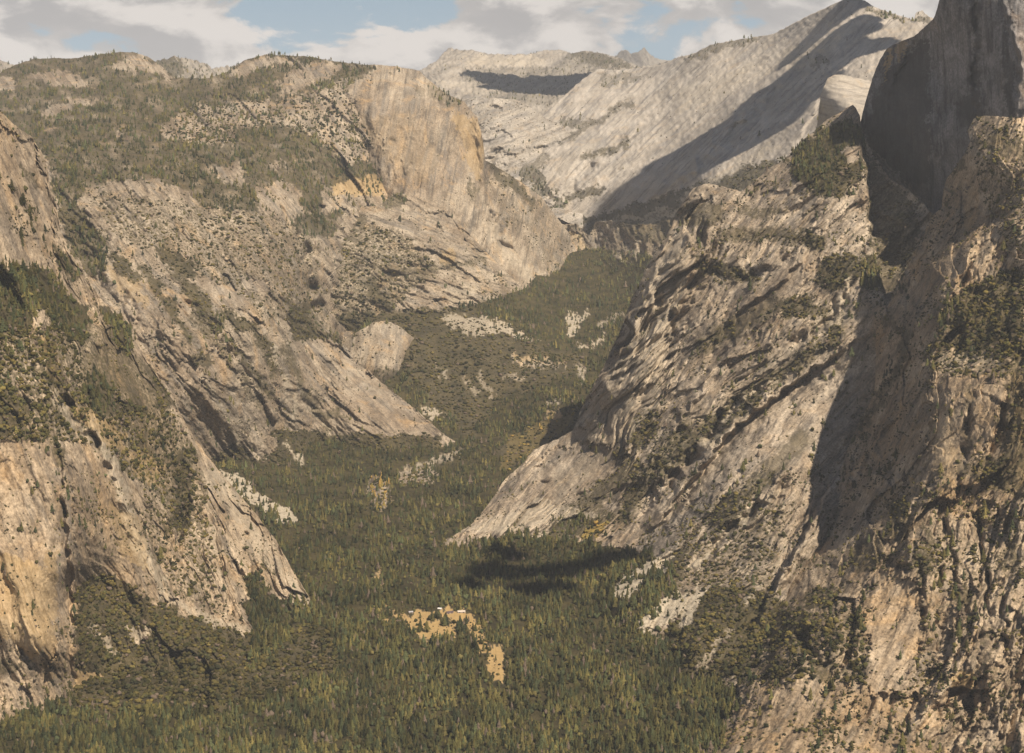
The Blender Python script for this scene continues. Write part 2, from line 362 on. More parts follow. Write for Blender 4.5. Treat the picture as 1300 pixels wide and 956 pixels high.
# ---- grey dome in the middle distance
layer('dome', [[(540, 150), (575, 128), (593, 125), (623, 124), (657, 127), (677, 139), (691, 149), (711, 157), (740, 185)],
               [(540, 230), (600, 240), (640, 240), (690, 270), (740, 290)]],
      [(540, 150, 9.6), (593, 125, 9.6), (640, 124, 9.6), (677, 139, 9.6), (711, 157, 9.4), (740, 185, 9.2), (600, 170, 9.15), (660, 170, 9.1), (620, 210, 8.8), (660, 215, 8.75), (540, 230, 8.7), (640, 240, 8.5), (690, 270, 8.3), (740, 290, 8.2), (700, 200, 8.9)],
      ROCKF, 160, [(500, 2, 80, 'f'), (120, 3, 24, 'b'), (80, 2, 16, 'k'), (40, 2, 9, 'k')], label='broad grey granite dome between the sheer cliff and the great slabs', back=1200, base=(0, 0, 0.05, 0.85, 0, 0), scat=(0.02, 0.35),
      masks=[('specks', [(540, 120), (720, 120), (720, 160), (600, 175), (540, 160)], 0.5)])
# ---- the great slab mountain
CRM = [('forest', [(862, 76), (880, 66), (905, 55), (940, 48), (975, 42), (960, 52), (910, 66), (875, 80)], 0.6),
       ('forest', [(655, 217), (668, 205), (690, 222), (700, 240), (720, 262), (712, 290), (700, 275), (680, 255), (665, 240)], 0.8),
       ('brush', [(716, 248), (735, 240), (768, 236), (765, 246), (740, 252), (722, 256)], 0.7),
       ('brush', [(740, 276), (820, 258), (870, 240), (930, 215), (980, 200), (1000, 205), (960, 235), (900, 262), (862, 285), (850, 300), (800, 300), (745, 298)], 0.85),
       ('brush', [(650, 205), (690, 190), (700, 200), (680, 215)], 0.35),
       ('forest', [(757, 96), (785, 92), (826, 98), (800, 104), (770, 112)], 0.45), ('forest', [(708, 150), (740, 150), (745, 158), (712, 160)], 0.6),
       ('strip', [(712, 178), (745, 160), (780, 140), (800, 128)], 0.5, 3.0), ('strip', [(740, 200), (780, 190), (800, 178)], 0.6, 3.0),
       ('forest', [(1025, 72), (1042, 66), (1052, 84), (1040, 88), (1028, 82)], 0.5), ('forest', [(1104, 8), (1140, 20), (1180, 24), (1180, 30), (1130, 24), (1100, 14)], 0.7),
       ('talus', [(845, 265), (820, 275), (790, 278), (770, 285), (762, 305)], 0.8, 3.0), ('talus', [(900, 240), (850, 272), (820, 282), (806, 292)], 0.7, 2.5),
       ('talus', [(762, 285), (764, 305), (758, 318)], 0.7, 2.5), ('talus', [(865, 255), (930, 215), (985, 185)], 0.7, 3.5),
       ('tint', [(716, 282), (735, 285), (752, 310), (748, 322)], 0.4),
       ('talus', [(1000, 60), (1060, 45), (1110, 14), (1060, 60), (1010, 88), (985, 90)], 0.45), ('talus', [(860, 110), (960, 80), (1000, 60), (975, 95), (900, 135), (860, 150)], 0.25),  # first patch paints the sunlit strip between the cloud shadows
       ('dark', [(900, 240), (1000, 150), (1060, 90), (1110, 60), (1090, 110), (1040, 160), (960, 230)], 0.35), ('dark', [(875, 190), (930, 130), (1000, 95), (1050, 70)], 0.3, 9.0),  # dark tone paints the cloud shadow running diagonally down the slabs
       ('dark', [(1010, 40), (1050, 10), (1080, -5), (1110, 5), (1095, 18), (1040, 30)], 0.45)]  # painted cloud shade on the wedge below the summit
layer('mountain', [[(660, 168), (700, 137), (721, 117), (740, 100), (758, 88), (785, 89), (815, 86), (840, 82), (860, 73), (880, 68), (904, 56), (945, 49), (982, 43), (1022, 22), (1063, 3), (1077, -3), (1097, 0), (1107, 7), (1131, 17), (1160, 25), (1163, 16), (1171, 13), (1180, 22), (1200, 24), (1260, 40)],
                   [(660, 215), (700, 210), (760, 190), (860, 150), (945, 110), (1022, 90), (1097, 70), (1171, 70), (1260, 80)],
                   [(660, 240), (690, 290), (720, 330), (760, 360), (840, 360), (900, 320), (1000, 260), (1110, 200), (1260, 160)]],
      [(660, 168, 9.6), (721, 117, 10.6), (758, 88, 11.4), (815, 86, 11.2), (860, 73, 10.6), (904, 56, 10.2), (982, 43, 9.6), (1022, 22, 9.2), (1077, -3, 8.8), (1131, 17, 8.6), (1187, 20, 8.4), (1260, 40, 8.2),
       (640, 203, 9.0), (690, 250, 8.5), (740, 300, 8.35), (700, 180, 9.1), (780, 150, 9.4), (760, 220, 8.5), (850, 180, 8.55), (860, 120, 9.5), (830, 260, 8.0), (760, 330, 8.2), (840, 345, 7.8), (900, 290, 7.2), (920, 180, 7.9), (950, 110, 8.75), (1000, 220, 6.7), (1000, 160, 7.4), (1040, 80, 8.2), (1080, 50, 8.25), (1110, 110, 7.2), (1110, 160, 6.6), (1260, 100, 7.0), (900, 232, 7.35), (960, 250, 6.7)],
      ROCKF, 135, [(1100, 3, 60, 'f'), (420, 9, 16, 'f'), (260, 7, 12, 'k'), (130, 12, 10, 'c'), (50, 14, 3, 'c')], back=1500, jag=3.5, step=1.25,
      label='great pale mountain of sweeping bare granite slabs on the right skyline', base=(0, 0.05, 0, 0.12, 0, 0), scat=(0.004, 0.05), masks=CRM,
      strokes=[('ridge', [(1107, 10), (1040, 62), (985, 108), (930, 160), (880, 215), (800, 268)], 9, 140), ('groove', [(1000, 110), (950, 150), (900, 200), (870, 232)], 9, 90), ('groove', [(880, 90), (820, 150), (740, 220), (700, 260)], 8, 60),
               ('step', [(1052, 97), (1035, 140), (1010, 180)], 14, 90), ('groove', [(716, 282), (735, 305), (752, 325)], 5, 160), ('step', [(705, 185), (800, 132), (850, 100)], 8, 80)])
layer('dome', [[(1036, 170), (1042, 120), (1050, 100), (1058, 95), (1070, 95), (1090, 99), (1104, 103), (1115, 108), (1140, 116)],
               [(1036, 190), (1070, 175), (1140, 150)]],
      [(1036, 170, 5.9), (1055, 96, 5.8), (1100, 102, 5.8), (1140, 116, 5.8), (1050, 130, 5.65), (1090, 125, 5.55), (1036, 190, 5.7), (1070, 175, 5.4), (1140, 150, 5.4)],
      ROCKF, 10, [(60, 3, 6, 'r'), (20, 3, 2.5, 'r')], label='small rounded granite block on the shoulder below the great slabs', back=600, jag=1.5, base=(0, 0.25, 0, 0.1, 0, 0), step=1.2)

# ---- wooded plateau and the ribbed slopes under it
PLF = [(-80, 60), (500, 60), (440, 120), (464, 165), (500, 222), (530, 235), (500, 262), (440, 262), (420, 300), (395, 305), (370, 290), (330, 268), (300, 268), (262, 262), (240, 245), (205, 230), (150, 228), (105, 242), (98, 262), (130, 300), (132, 345), (112, 352), (90, 325), (60, 200), (-80, 130)]
PLM = [('forest', PLF, 1.0), ('patchy', PLF, 0.9), ('bare', [(230, 140), (290, 130), (300, 180), (240, 185), (220, 170)], 0.7),
       ('bare', [(145, 88), (165, 70), (180, 68), (200, 80), (222, 98), (215, 102), (190, 93), (165, 92)], 0.14),
       ('bare', [(36, 94), (60, 91), (85, 93), (110, 103), (117, 111), (95, 111), (60, 105), (40, 99)], 0.1),
       ('bare', [(-10, 98), (12, 98), (25, 112), (20, 118), (-10, 119)], 0.04),
       ('bare', [(52, 142), (75, 128), (100, 125), (135, 128), (120, 133), (95, 135), (75, 148), (55, 150)], 0.1),
       ('bare', [(56, 157), (73, 158), (65, 166)], 0.1),
       ('bare', [(288, 92), (305, 82), (330, 72), (375, 72), (384, 76), (350, 82), (320, 92), (300, 101), (290, 98)], 0.08),
       ('bare', [(352, 106), (380, 86), (395, 79), (440, 79), (428, 95), (395, 106), (370, 126), (352, 120)], 0.2),
       ('bare', [(285, 134), (320, 127), (370, 127), (400, 112), (440, 100), (480, 200), (450, 210), (425, 190), (390, 170), (350, 158), (300, 160), (262, 172)], 0.42),
       ('bare', [(205, 160), (240, 150), (270, 160), (240, 180), (210, 175)], 0.45), ('bare', [(140, 165), (160, 160), (150, 178)], 0.45),
       ('bare', [(272, 214), (300, 206), (318, 225), (290, 236)], 0.2), ('bare', [(340, 205), (360, 200), (355, 220)], 0.3),
       ('bare', [(320, 240), (365, 232), (390, 262), (365, 285), (330, 268)], 0.25), ('bare', [(408, 240), (450, 225), (500, 235), (495, 262), (440, 265), (410, 275)], 0.25),
       ('tint', [(420, 225), (500, 222), (525, 238), (470, 248), (425, 250)], 0.55),
       ('brush', [(74, 262), (98, 262), (125, 292), (120, 320), (95, 315), (78, 290)], 0.8), ('forest', [(88, 285), (135, 300), (133, 345), (113, 352), (92, 328)], 0.9),
       ('specks', [(100, 240), (330, 268), (400, 310), (420, 420), (330, 400), (240, 340), (150, 300)], 0.75),
       ('brush', [(135, 315), (160, 330), (180, 354), (170, 360), (145, 342)], 0.8), ('brush', [(188, 312), (215, 318), (243, 330), (252, 352), (235, 352), (212, 338)], 0.85),
       ('brush', [(237, 372), (262, 388), (284, 420), (270, 424), (250, 400)], 0.8), ('brush', [(280, 392), (300, 400), (322, 418), (305, 422), (284, 404)], 0.85),
       ('forest', [(262, 388), (283, 402), (284, 420), (268, 418)], 0.6), ('strip', [(225, 350), (245, 372), (262, 392)], 0.7, 5.0),
       ('strip', [(322, 418), (335, 436), (345, 452), (350, 470)], 0.7, 5.0), ('strip', [(180, 340), (205, 372), (225, 405), (240, 430)], 0.7, 4.0),
       ('brush', [(245, 448), (270, 450), (272, 464), (250, 465)], 0.8), ('strip', [(290, 430), (320, 470), (345, 505)], 0.6, 3.0), ('strip', [(245, 400), (270, 432), (300, 470), (330, 520)], 0.4, 3.0),
       ('brush', [(367, 395), (385, 382), (410, 425), (400, 432), (378, 432), (366, 425)], 0.9), ('forest', [(386, 350), (395, 392), (412, 420), (440, 440), (430, 440), (402, 422), (388, 400)], 0.8),
       ('strip', [(360, 440), (380, 480), (400, 520), (418, 545)], 0.5, 4.0), ('brush', [(395, 522), (430, 518), (440, 530), (410, 535)], 0.6),
       ('smooth', [(255, 350), (300, 370), (322, 390), (285, 392), (262, 372)], 0.8), ('smooth', [(305, 350), (340, 355), (345, 375), (310, 368)], 0.7),
       ('smooth', [(135, 330), (160, 350), (205, 430), (210, 450), (180, 420), (140, 360)], 0.7), ('smooth', [(270, 440), (300, 470), (345, 550), (352, 562), (300, 520), (250, 460)], 0.6),
       ('smooth', [(430, 440), (480, 480), (560, 552), (520, 556), (460, 520), (430, 480)], 0.8), ('smooth', [(225, 455), (255, 465), (258, 490), (235, 480)], 0.7),
       ('talus', [(258, 478), (275, 510), (296, 545), (318, 585)], 0.7, 2.0), ('talus', [(345, 440), (355, 470), (372, 500), (375, 535)], 0.7, 2.2), ('talus', [(353, 505), (395, 520), (420, 548)], 0.5, 2.0),
       ('tint', [(130, 330), (180, 360), (190, 395), (150, 370)], 0.3), ('talus', [(432, 455), (480, 500)], 0.3, 2),
       ('brush', [(300, 560), (330, 586), (352, 566), (345, 545), (362, 545), (400, 548), (470, 552), (560, 552), (560, 700), (230, 700), (262, 610), (268, 585)], 1.0),
       ('talus', [(270, 592), (296, 604), (340, 632), (378, 660), (352, 656), (318, 632), (285, 612)], 0.9), ('talus', [(362, 560), (372, 574), (383, 588)], 0.8, 2.5),
       ]
PLC = [(-80, 97, 8.6), (0, 92, 8.5), (135, 68, 8.6), (222, 98, 8.1), (338, 69, 8.3), (440, 80, 7.8), (480, 83, 7.8), (60, 118, 7.6), (170, 110, 7.6), (270, 120, 7.6), (360, 110, 7.6),
       (-80, 180, 5.8), (100, 160, 6.5), (200, 170, 6.5), (300, 170, 6.8), (420, 160, 7.15), (120, 235, 5.55), (200, 232, 5.55), (262, 264, 5.62), (340, 264, 5.9), (420, 235, 6.85), (500, 240, 7.2), (570, 200, 7.7), (570, 300, 7.4), (490, 310, 7.0),
       (-80, 350, 4.7), (100, 300, 5.1), (100, 350, 4.95), (200, 330, 5.1), (300, 350, 5.35), (390, 345, 5.95), (430, 300, 6.6), (200, 450, 4.65), (300, 450, 4.98), (360, 440, 5.3), (330, 400, 5.15), (250, 400, 4.95), (420, 400, 6.3), (415, 500, 5.6),
       (330, 560, 5.05), (400, 547, 5.45), (300, 600, 5.0), (380, 600, 5.1), (376, 662, 4.5), (60, 700, 4.0), (200, 650, 4.3), (430, 590, 5.4), (330, 630, 4.7), (140, 390, 4.75), (230, 510, 4.65)]
layer('mountain', [[(-80, 97), (0, 92), (17, 83), (44, 74), (91, 74), (135, 68), (155, 66), (169, 66), (190, 73), (205, 84), (222, 98), (245, 100), (265, 99), (288, 91), (311, 76), (338, 69), (382, 71), (403, 74), (440, 80), (480, 83), (520, 100), (570, 130)],
                   [(-80, 180), (100, 235), (200, 230), (262, 262), (340, 265), (400, 255), (480, 240), (570, 250)],
                   [(-80, 400), (60, 400), (200, 420), (330, 420), (380, 410), (420, 350), (500, 290), (570, 290)],
                   [(-80, 700), (60, 700), (200, 650), (330, 610), (385, 590), (415, 560), (440, 400), (480, 340), (500, 320), (570, 310)]],
      PLC,
      ROCKM, 52, REL(1.0), back=1500, jag=3,
      label='wooded plateau falling in ribbed granite slopes to the valley on the left', base=(0, 0, 0, 0.55, 0, 0), scat=(0.04, 0.5), masks=PLM,
      strokes=[('groove', [(385, 300), (392, 350), (402, 395), (430, 432)], 8, 110), ('ridge', [(132, 327), (185, 400), (240, 470), (290, 540), (330, 585)], 18, 35), ('ridge', [(240, 345), (300, 420), (350, 500), (370, 540)], 16, 30),
               ('groove', [(200, 330), (260, 410), (320, 490), (350, 545)], 7, 30), ('ridge', [(365, 430), (345, 470), (372, 540)], 14, 30), ('groove', [(78, 230), (95, 280), (120, 345), (170, 400), (215, 470)], 18, 40)])
PLD = [(372, 395, 5.75), (402, 402, 6.0), (433, 434, 6.05), (460, 462, 6.0), (500, 498, 5.82), (532, 523, 5.62), (562, 551, 5.4), (580, 562, 5.42), (372, 480, 5.42), (420, 480, 5.7), (460, 510, 5.58), (500, 530, 5.48), (372, 560, 5.4), (440, 552, 5.42), (520, 556, 5.38), (372, 640, 5.2), (580, 640, 5.2)]
layer('mountain', [[(372, 392), (390, 396), (402, 402), (415, 418), (433, 434), (460, 462), (480, 482), (500, 498), (532, 523), (562, 550), (580, 562)],
                   [(372, 470), (402, 490), (460, 520), (500, 530), (562, 556), (580, 564)], [(372, 600), (460, 600), (580, 600)]], PLD,
      ROCKM, 45, REL(0.8)[1:], back=250, jag=2.2, step=1.3, label='smooth tilted granite slab ending in a point above the valley forest', base=(0, 0, 0, 0.4, 0, 0), scat=(0.03, 0.3), masks=PLM,
      strokes=[('groove', [(420, 470), (470, 520), (540, 548)], 5, 20)])
# ---- sheer cliff with the dome top
WKM = [('forest', [(415, 84), (440, 78), (472, 84), (450, 100), (432, 116), (415, 110)], 0.55), ('bare', [(468, 86), (500, 84), (530, 90), (540, 100), (500, 96), (470, 95)], 0.02),
       ('forest', [(544, 104), (556, 108), (582, 122), (588, 132), (575, 136), (556, 128), (545, 120)], 0.5), ('brush', [(528, 108), (538, 110), (536, 126), (528, 122)], 0.4),
       ('tint', [(574, 140), (606, 152), (614, 180), (612, 230), (596, 215), (585, 180)], 0.38), ('tint', [(440, 150), (520, 140), (560, 200), (540, 235), (500, 215)], 0.12),
       ('dark', [(566, 190), (570, 215), (568, 235)], 0.5, 2.5), ('dark', [(497, 140), (495, 165)], 0.35, 2.0), ('dark', [(586, 205), (584, 235)], 0.4, 2.0), ('dark', [(520, 110), (515, 150), (530, 190)], 0.2, 8.0),
       ('brush', [(616, 203), (630, 206), (650, 222), (672, 245), (684, 255), (676, 262), (652, 245), (625, 222)], 0.7), ('brush', [(655, 240), (668, 236), (682, 262), (670, 268)], 0.6),
       ('brush', [(590, 222), (602, 232), (606, 256), (597, 250)], 0.5), ('specks', [(600, 210), (680, 250), (750, 320), (700, 345), (640, 280)], 0.6),
       ('talus', [(622, 290), (650, 330), (680, 362)], 0.3, 9.0), ('smooth', [(440, 110), (540, 100), (600, 150), (610, 220), (560, 240), (490, 190)], 0.6)]
layer('cliff', [[(405, 130), (420, 104), (430, 96), (450, 88), (475, 82), (500, 84), (525, 88), (532, 90), (552, 108), (565, 118), (589, 129), (606, 149), (613, 176), (616, 203), (640, 217), (670, 237), (687, 250), (711, 281), (724, 298), (750, 322), (765, 340)],
                [(405, 200), (450, 210), (500, 240), (540, 262), (600, 320), (660, 372), (690, 372), (730, 345), (765, 345)],
                [(405, 260), (450, 270), (500, 280), (540, 302), (600, 370), (660, 400), (690, 410), (730, 390), (765, 370)]],
      [(405, 130, 8.0), (420, 104, 7.75), (450, 90, 7.75), (500, 84, 7.8), (532, 90, 7.8), (565, 118, 7.6), (589, 129, 7.5), (606, 149, 7.42), (613, 176, 7.38), (616, 203, 7.4), (640, 217, 7.75), (670, 237, 7.85), (711, 281, 7.95), (724, 298, 7.98), (750, 322, 8.0),
       (440, 120, 7.42), (464, 162, 7.25), (500, 130, 7.38), (540, 130, 7.4), (520, 180, 7.25), (560, 180, 7.3), (595, 190, 7.34), (505, 220, 7.15), (540, 240, 7.15), (590, 240, 7.2), (600, 290, 7.12), (640, 340, 7.12), (667, 368, 7.1), (694, 361, 7.3), (720, 340, 7.65), (630, 240, 7.45), (660, 290, 7.4), (690, 320, 7.5), (405, 200, 7.9), (405, 260, 7.8), (430, 200, 7.5), (450, 235, 7.35), (540, 302, 6.9), (600, 370, 6.9), (690, 410, 6.95), (765, 370, 7.6), (620, 260, 7.28)],
      ROCKM, 100, [(260, 6, 16, 'r'), (90, 8, 9, 'b'), (60, 7, 9, 'k'), (34, 6, 5, 'c'), (20, 4, 3, 'b'), (14, 1.5, 2, 'f')], back=900, jag=2.5, step=1.25,
      label='sheer pale granite cliff with a rounded summit above the canyon floor', base=(0, 0.02, 0, 0.3, 0, 0), scat=(0.0, 0.18), masks=WKM,
      strokes=[('step', [(606, 300), (612, 240), (610, 180), (600, 140)], 16, 25), ('groove', [(618, 215), (622, 270), (640, 310), (668, 352)], 5, 45), ('ridge', [(640, 220), (660, 270), (690, 320), (700, 360)], 10, 60), ('groove', [(652, 225), (690, 275), (735, 335)], 6, 25),
               ('groove', [(497, 120), (494, 170), (510, 215)], 4, 12), ('groove', [(568, 160), (568, 240)], 3, 10), ('ridge', [(520, 110), (512, 160), (530, 220)], 10, 18)])
LBM = [('brush', [(380, 262), (440, 262), (470, 280), (440, 300), (400, 320), (385, 310)], 0.6), ('specks', [(380, 270), (500, 290), (560, 340), (490, 400), (400, 420), (380, 340)], 0.9),
       ('forest', [(478, 250), (505, 240), (515, 252), (500, 264), (485, 264)], 0.8), ('dark', [(385, 330), (400, 325), (410, 380), (395, 400)], 0.4),
       ('brush', [(500, 405), (515, 392), (600, 390), (610, 400), (555, 412)], 0.7), ('strip', [(470, 360), (485, 385), (500, 402)], 0.7, 5.0), ('brush', [(420, 400), (470, 395), (490, 406), (450, 425)], 0.9),
       ('strip', [(476, 338), (520, 345), (560, 340), (610, 332)], 0.4, 3), ('talus', [(555, 402), (600, 398), (640, 405), (640, 420), (580, 422)], 0.2),
       ('talus', [(565, 362), (600, 360), (605, 380), (570, 392)], 0.35), ('tint', [(562, 318), (580, 318), (580, 336), (562, 336)], 0.35), ('specks', [(600, 330), (667, 372), (680, 400), (600, 400)], 0.6)]
layer('mountain', [[(375, 330), (382, 300), (400, 275), (440, 262), (482, 262), (492, 252), (505, 245), (530, 250), (562, 266), (590, 290), (615, 318), (640, 342), (667, 371), (690, 392), (720, 420), (745, 440)],
                   [(375, 370), (420, 330), (500, 320), (600, 345), (667, 390), (745, 445)],
                   [(375, 440), (440, 430), (500, 418), (549, 416), (600, 430), (660, 440), (745, 470)]],
      [(375, 330, 6.25), (382, 300, 6.6), (400, 275, 6.85), (440, 262, 7.0), (505, 245, 7.05), (562, 266, 7.02), (615, 318, 7.0), (667, 371, 6.95), (745, 440, 6.45), (400, 330, 6.35), (450, 310, 6.6), (520, 300, 6.72), (580, 320, 6.8), (480, 350, 6.5), (540, 370, 6.55), (600, 370, 6.68), (640, 375, 6.75),
       (375, 440, 6.15), (440, 430, 6.3), (500, 400, 6.42), (500, 440, 6.4), (549, 396, 6.46), (549, 440, 6.4), (600, 400, 6.52), (600, 440, 6.4), (660, 420, 6.5), (660, 440, 6.45), (745, 470, 6.3), (700, 420, 6.6), (430, 380, 6.35)],
      ROCKM, 20, REL(0.7)[1:], back=400, jag=2.5, step=1.3,
      label='rounded granite buttress of broken ledges under the sheer cliff', base=(0, 0, 0, 0.5, 0, 0), scat=(0.03, 0.4), masks=LBM,
      strokes=[('groove', [(480, 345), (510, 350), (535, 370), (552, 390)], 4, 30), ('groove', [(500, 335), (560, 342), (600, 330)], 3, 25), ('groove', [(395, 300), (402, 350), (420, 400)], 6, 50), ('ridge', [(420, 300), (470, 330), (500, 380)], 12, 40)])
layer('dome', [[(415, 440), (433, 432), (454, 421), (475, 409), (491, 407), (510, 416), (520, 425), (540, 440)],
               [(415, 480), (470, 500), (500, 505), (540, 515)]],
      [(415, 445, 6.2), (433, 432, 6.14), (460, 425, 6.08), (491, 407, 6.18), (520, 425, 6.16), (540, 440, 6.3), (415, 480, 6.1), (440, 450, 6.02), (500, 500, 5.98), (490, 440, 6.0), (495, 470, 5.93), (470, 460, 5.96), (515, 450, 6.06), (455, 475, 5.98), (540, 510, 6.2)],
      ROCKM, 100, [(70, 3, 10, 'r'), (24, 2, 4, 'r')], back=200, jag=2, label='small speckled granite dome above the valley forest', base=(0, 0.1, 0, 0.5, 0, 0), scat=(0.02, 0.45), step=1.2,
      masks=[('forest', [(470, 470), (505, 470), (508, 495), (480, 495)], 0.6), ('smooth', [(484, 425), (505, 425), (500, 470), (480, 455)], 0.7)])

# ---- valley floor
FLOORC = 1.1
VFM = [('forest', [(-200, 200), (1500, 200), (1500, 1100), (-200, 1100)], 1.0), ('talus', [(270, 590), (296, 602), (340, 630), (380, 660), (374, 668), (350, 660), (318, 637), (285, 614)], 1.0), ('talus', [(362, 560), (372, 574), (384, 590)], 1.0, 3.0),
       ('brush', [(440, 380), (600, 392), (650, 430), (740, 450), (735, 500), (650, 520), (600, 560), (540, 500), (500, 450)], 1.0),
       ('forest', [(640, 505), (740, 470), (760, 500), (735, 545), (640, 560), (600, 545)], 1.0),
       ('talus', [(555, 404), (575, 398), (640, 408), (665, 425), (690, 432), (640, 425), (600, 425), (575, 418)], 0.55), ('specks', [(560, 400), (700, 420), (690, 450), (600, 440)], 0.7),
       ('tint', [(650, 450), (690, 448), (725, 452), (722, 462), (660, 458)], 0.35), ('bare', [(652, 450), (700, 455), (724, 462), (690, 466), (650, 460)], 0.5),
       ('talus', [(556, 462), (566, 482)], 0.4, 2.5), ('talus', [(608, 472), (614, 490), (626, 504)], 0.4, 2.5), ('talus', [(590, 480), (606, 500)], 0.4, 2.5), ('talus', [(638, 478), (664, 480)], 0.35, 2.0),
       ('talus', [(533, 514), (548, 514), (560, 526), (552, 534), (538, 528)], 0.6),
       ('talus', [(716, 408), (724, 398), (748, 395), (742, 404), (730, 424), (722, 426)], 0.8), ('talus', [(734, 438), (756, 436), (768, 424), (768, 432), (752, 442), (738, 444)], 0.8),
       ('talus', [(764, 412), (790, 398)], 0.5, 2.5), ('talus', [(738, 468), (742, 484)], 0.5, 3.0), ('talus', [(695, 515), (708, 510)], 0.6, 2.5), ('ochre', [(690, 525), (712, 520), (708, 530), (694, 532)], 0.6),
       ('yellow', [(640, 560), (700, 530), (735, 520), (720, 545), (670, 575), (640, 600)], 0.3), ('brush', [(632, 570), (660, 548), (712, 528), (740, 520), (742, 545), (700, 565), (660, 590), (640, 600)], 0.9),
       ('talus', [(510, 600), (524, 592), (548, 588), (568, 580), (585, 574)], 0.45, 3.0), ('bare', [(508, 604), (545, 592), (560, 600), (540, 614), (512, 612)], 0.55), ('yellow', [(465, 605), (490, 610), (500, 640), (475, 650)], 0.6), ('bare', [(465, 605), (490, 610), (500, 640), (475, 650)], 0.6),
       ('yellow', [(668, 690), (700, 676), (730, 672), (728, 684), (690, 692)], 0.8), ('brush', [(668, 692), (700, 676), (740, 670), (728, 686), (690, 694)], 0.8),
       ('brush', [(90, 730), (300, 770), (420, 800), (430, 850), (300, 900), (90, 900)], 0.9),
       ('ochre', [(516, 785), (530, 776), (544, 779), (549, 788), (560, 791), (578, 790), (582, 808), (562, 811), (545, 810), (530, 808), (518, 799)], 0.9),
       ('ochre', [(481, 782), (495, 785), (512, 790), (498, 791), (486, 790)], 0.8), ('ochre', [(557, 776), (566, 769), (577, 774), (592, 773), (590, 778), (600, 783), (614, 794), (607, 800), (591, 795), (580, 790), (569, 786), (558, 783)], 0.95),
       ('ochre', [(596, 802), (605, 800), (618, 814), (628, 822), (624, 832), (606, 824)], 0.9), ('ochre', [(621, 820), (639, 821), (639, 836), (640, 848), (638, 864), (624, 866), (619, 848), (622, 836)], 0.9),
       ('ochre', [(481, 720), (483, 732), (479, 745)], 0.7, 2.5), ('ochre', [(485, 762), (492, 772), (502, 778), (516, 786)], 0.9, 3.0), ('ochre', [(534, 810), (538, 818)], 0.5, 2.5)]
layer('valley_floor', [[(-200, 540), (300, 530), (480, 400), (540, 396), (600, 388), (667, 366), (690, 340), (720, 322), (745, 316), (790, 318), (850, 330), (880, 420), (900, 480), (1400, 760)],
                       [(-200, 620), (480, 560), (740, 480), (880, 560), (1400, 800)], [(-200, 1030), (1400, 1030)]],
      [(-200, 620, 4.68), (-200, 700, 3.98), (-200, 850, 3.07), (-200, 1030, 2.38), (100, 620, 4.68), (100, 700, 3.98), (100, 860, 2.99), (300, 530, 5.8), (300, 580, 5.0), (300, 650, 4.42), (400, 640, 4.5), (400, 560, 5.4), (480, 560, 5.42), (480, 480, 5.96), (430, 440, 6.12), (465, 440, 6.1), (505, 440, 6.1), (500, 400, 6.4), (540, 396, 6.45), (600, 390, 6.52), (640, 380, 6.65), (667, 368, 6.88), (694, 360, 7.22), (720, 342, 7.55), (745, 320, 7.85), (790, 352, 7.3), (850, 330, 7.0),
       (740, 352, 7.45), (740, 400, 6.75), (740, 450, 6.2), (740, 500, 5.7), (728, 525, 5.4), (705, 540, 5.42), (680, 560, 5.32), (820, 400, 6.6), (850, 480, 6.0), (520, 500, 5.83), (620, 470, 5.98), (600, 430, 6.2), (560, 450, 6.08), (620, 520, 5.75), (640, 570, 5.25), (600, 560, 5.42), (560, 600, 5.0), (650, 640, 4.5), (500, 650, 4.42), (600, 720, 3.83), (400, 760, 3.56), (700, 760, 3.56), (550, 800, 3.32), (300, 850, 3.06), (700, 860, 3.02), (900, 860, 2.99),
       (400, 950, 2.65), (900, 950, 2.6), (1400, 760, 3.5), (1400, 860, 2.95), (1400, 1030, 2.3), (500, 1030, 2.37), (1000, 1030, 2.37), (900, 600, 4.9), (1100, 700, 3.95), (800, 760, 3.54)],
      ROCKM, 90, [(500, 1.5, 18, 'f'), (120, 1.5, 6, 'f')], back=100, jag=1.5, step=1.6, label='wooded valley floor with dry meadow clearings', base=(0, 0, 0, 0.5, 0, 0), masks=VFM, shade_smooth=True)
# ---- broken canyon head
layer('cliff', [[(690, 305), (712, 285), (730, 284), (748, 300), (756, 282), (775, 280), (800, 285), (830, 285), (860, 275), (900, 270)],
                [(690, 330), (720, 335), (760, 352), (800, 352), (830, 345), (900, 350)]],
      [(690, 305, 7.95), (730, 284, 8.1), (748, 300, 8.1), (775, 280, 7.95), (830, 285, 7.6), (900, 270, 7.1), (690, 330, 7.95), (735, 325, 7.95), (760, 352, 7.6), (800, 352, 7.35), (850, 345, 7.1), (900, 350, 6.9)],
      ROCKM, 70, [(120, 2, 50, 'r'), (50, 2, 24, 'r'), (18, 1.5, 8, 'r')], back=100, jag=5, step=1.2, label='broken cliffs and gullies closing the head of the canyon', base=(0.1, 0, 0.12, 0.8, 0, 0), scat=(0.05, 0.5),
      masks=[('brush', [(770, 285), (900, 262), (900, 300), (840, 312), (800, 300)], 0.6), ('talus', [(715, 284), (735, 300), (750, 318), (742, 322), (726, 305)], 0.5), ('tint', [(715, 284), (735, 300), (750, 318), (742, 322), (726, 305)], 0.3),
             ('talus', [(768, 278), (762, 300), (757, 318)], 0.7, 2.5), ('talus', [(782, 352), (800, 344), (818, 332), (826, 330), (810, 345), (795, 352)], 0.8), ('talus', [(785, 318), (790, 345)], 0.5, 4), ('dark', [(752, 300), (765, 330), (760, 345)], 0.6, 3)])

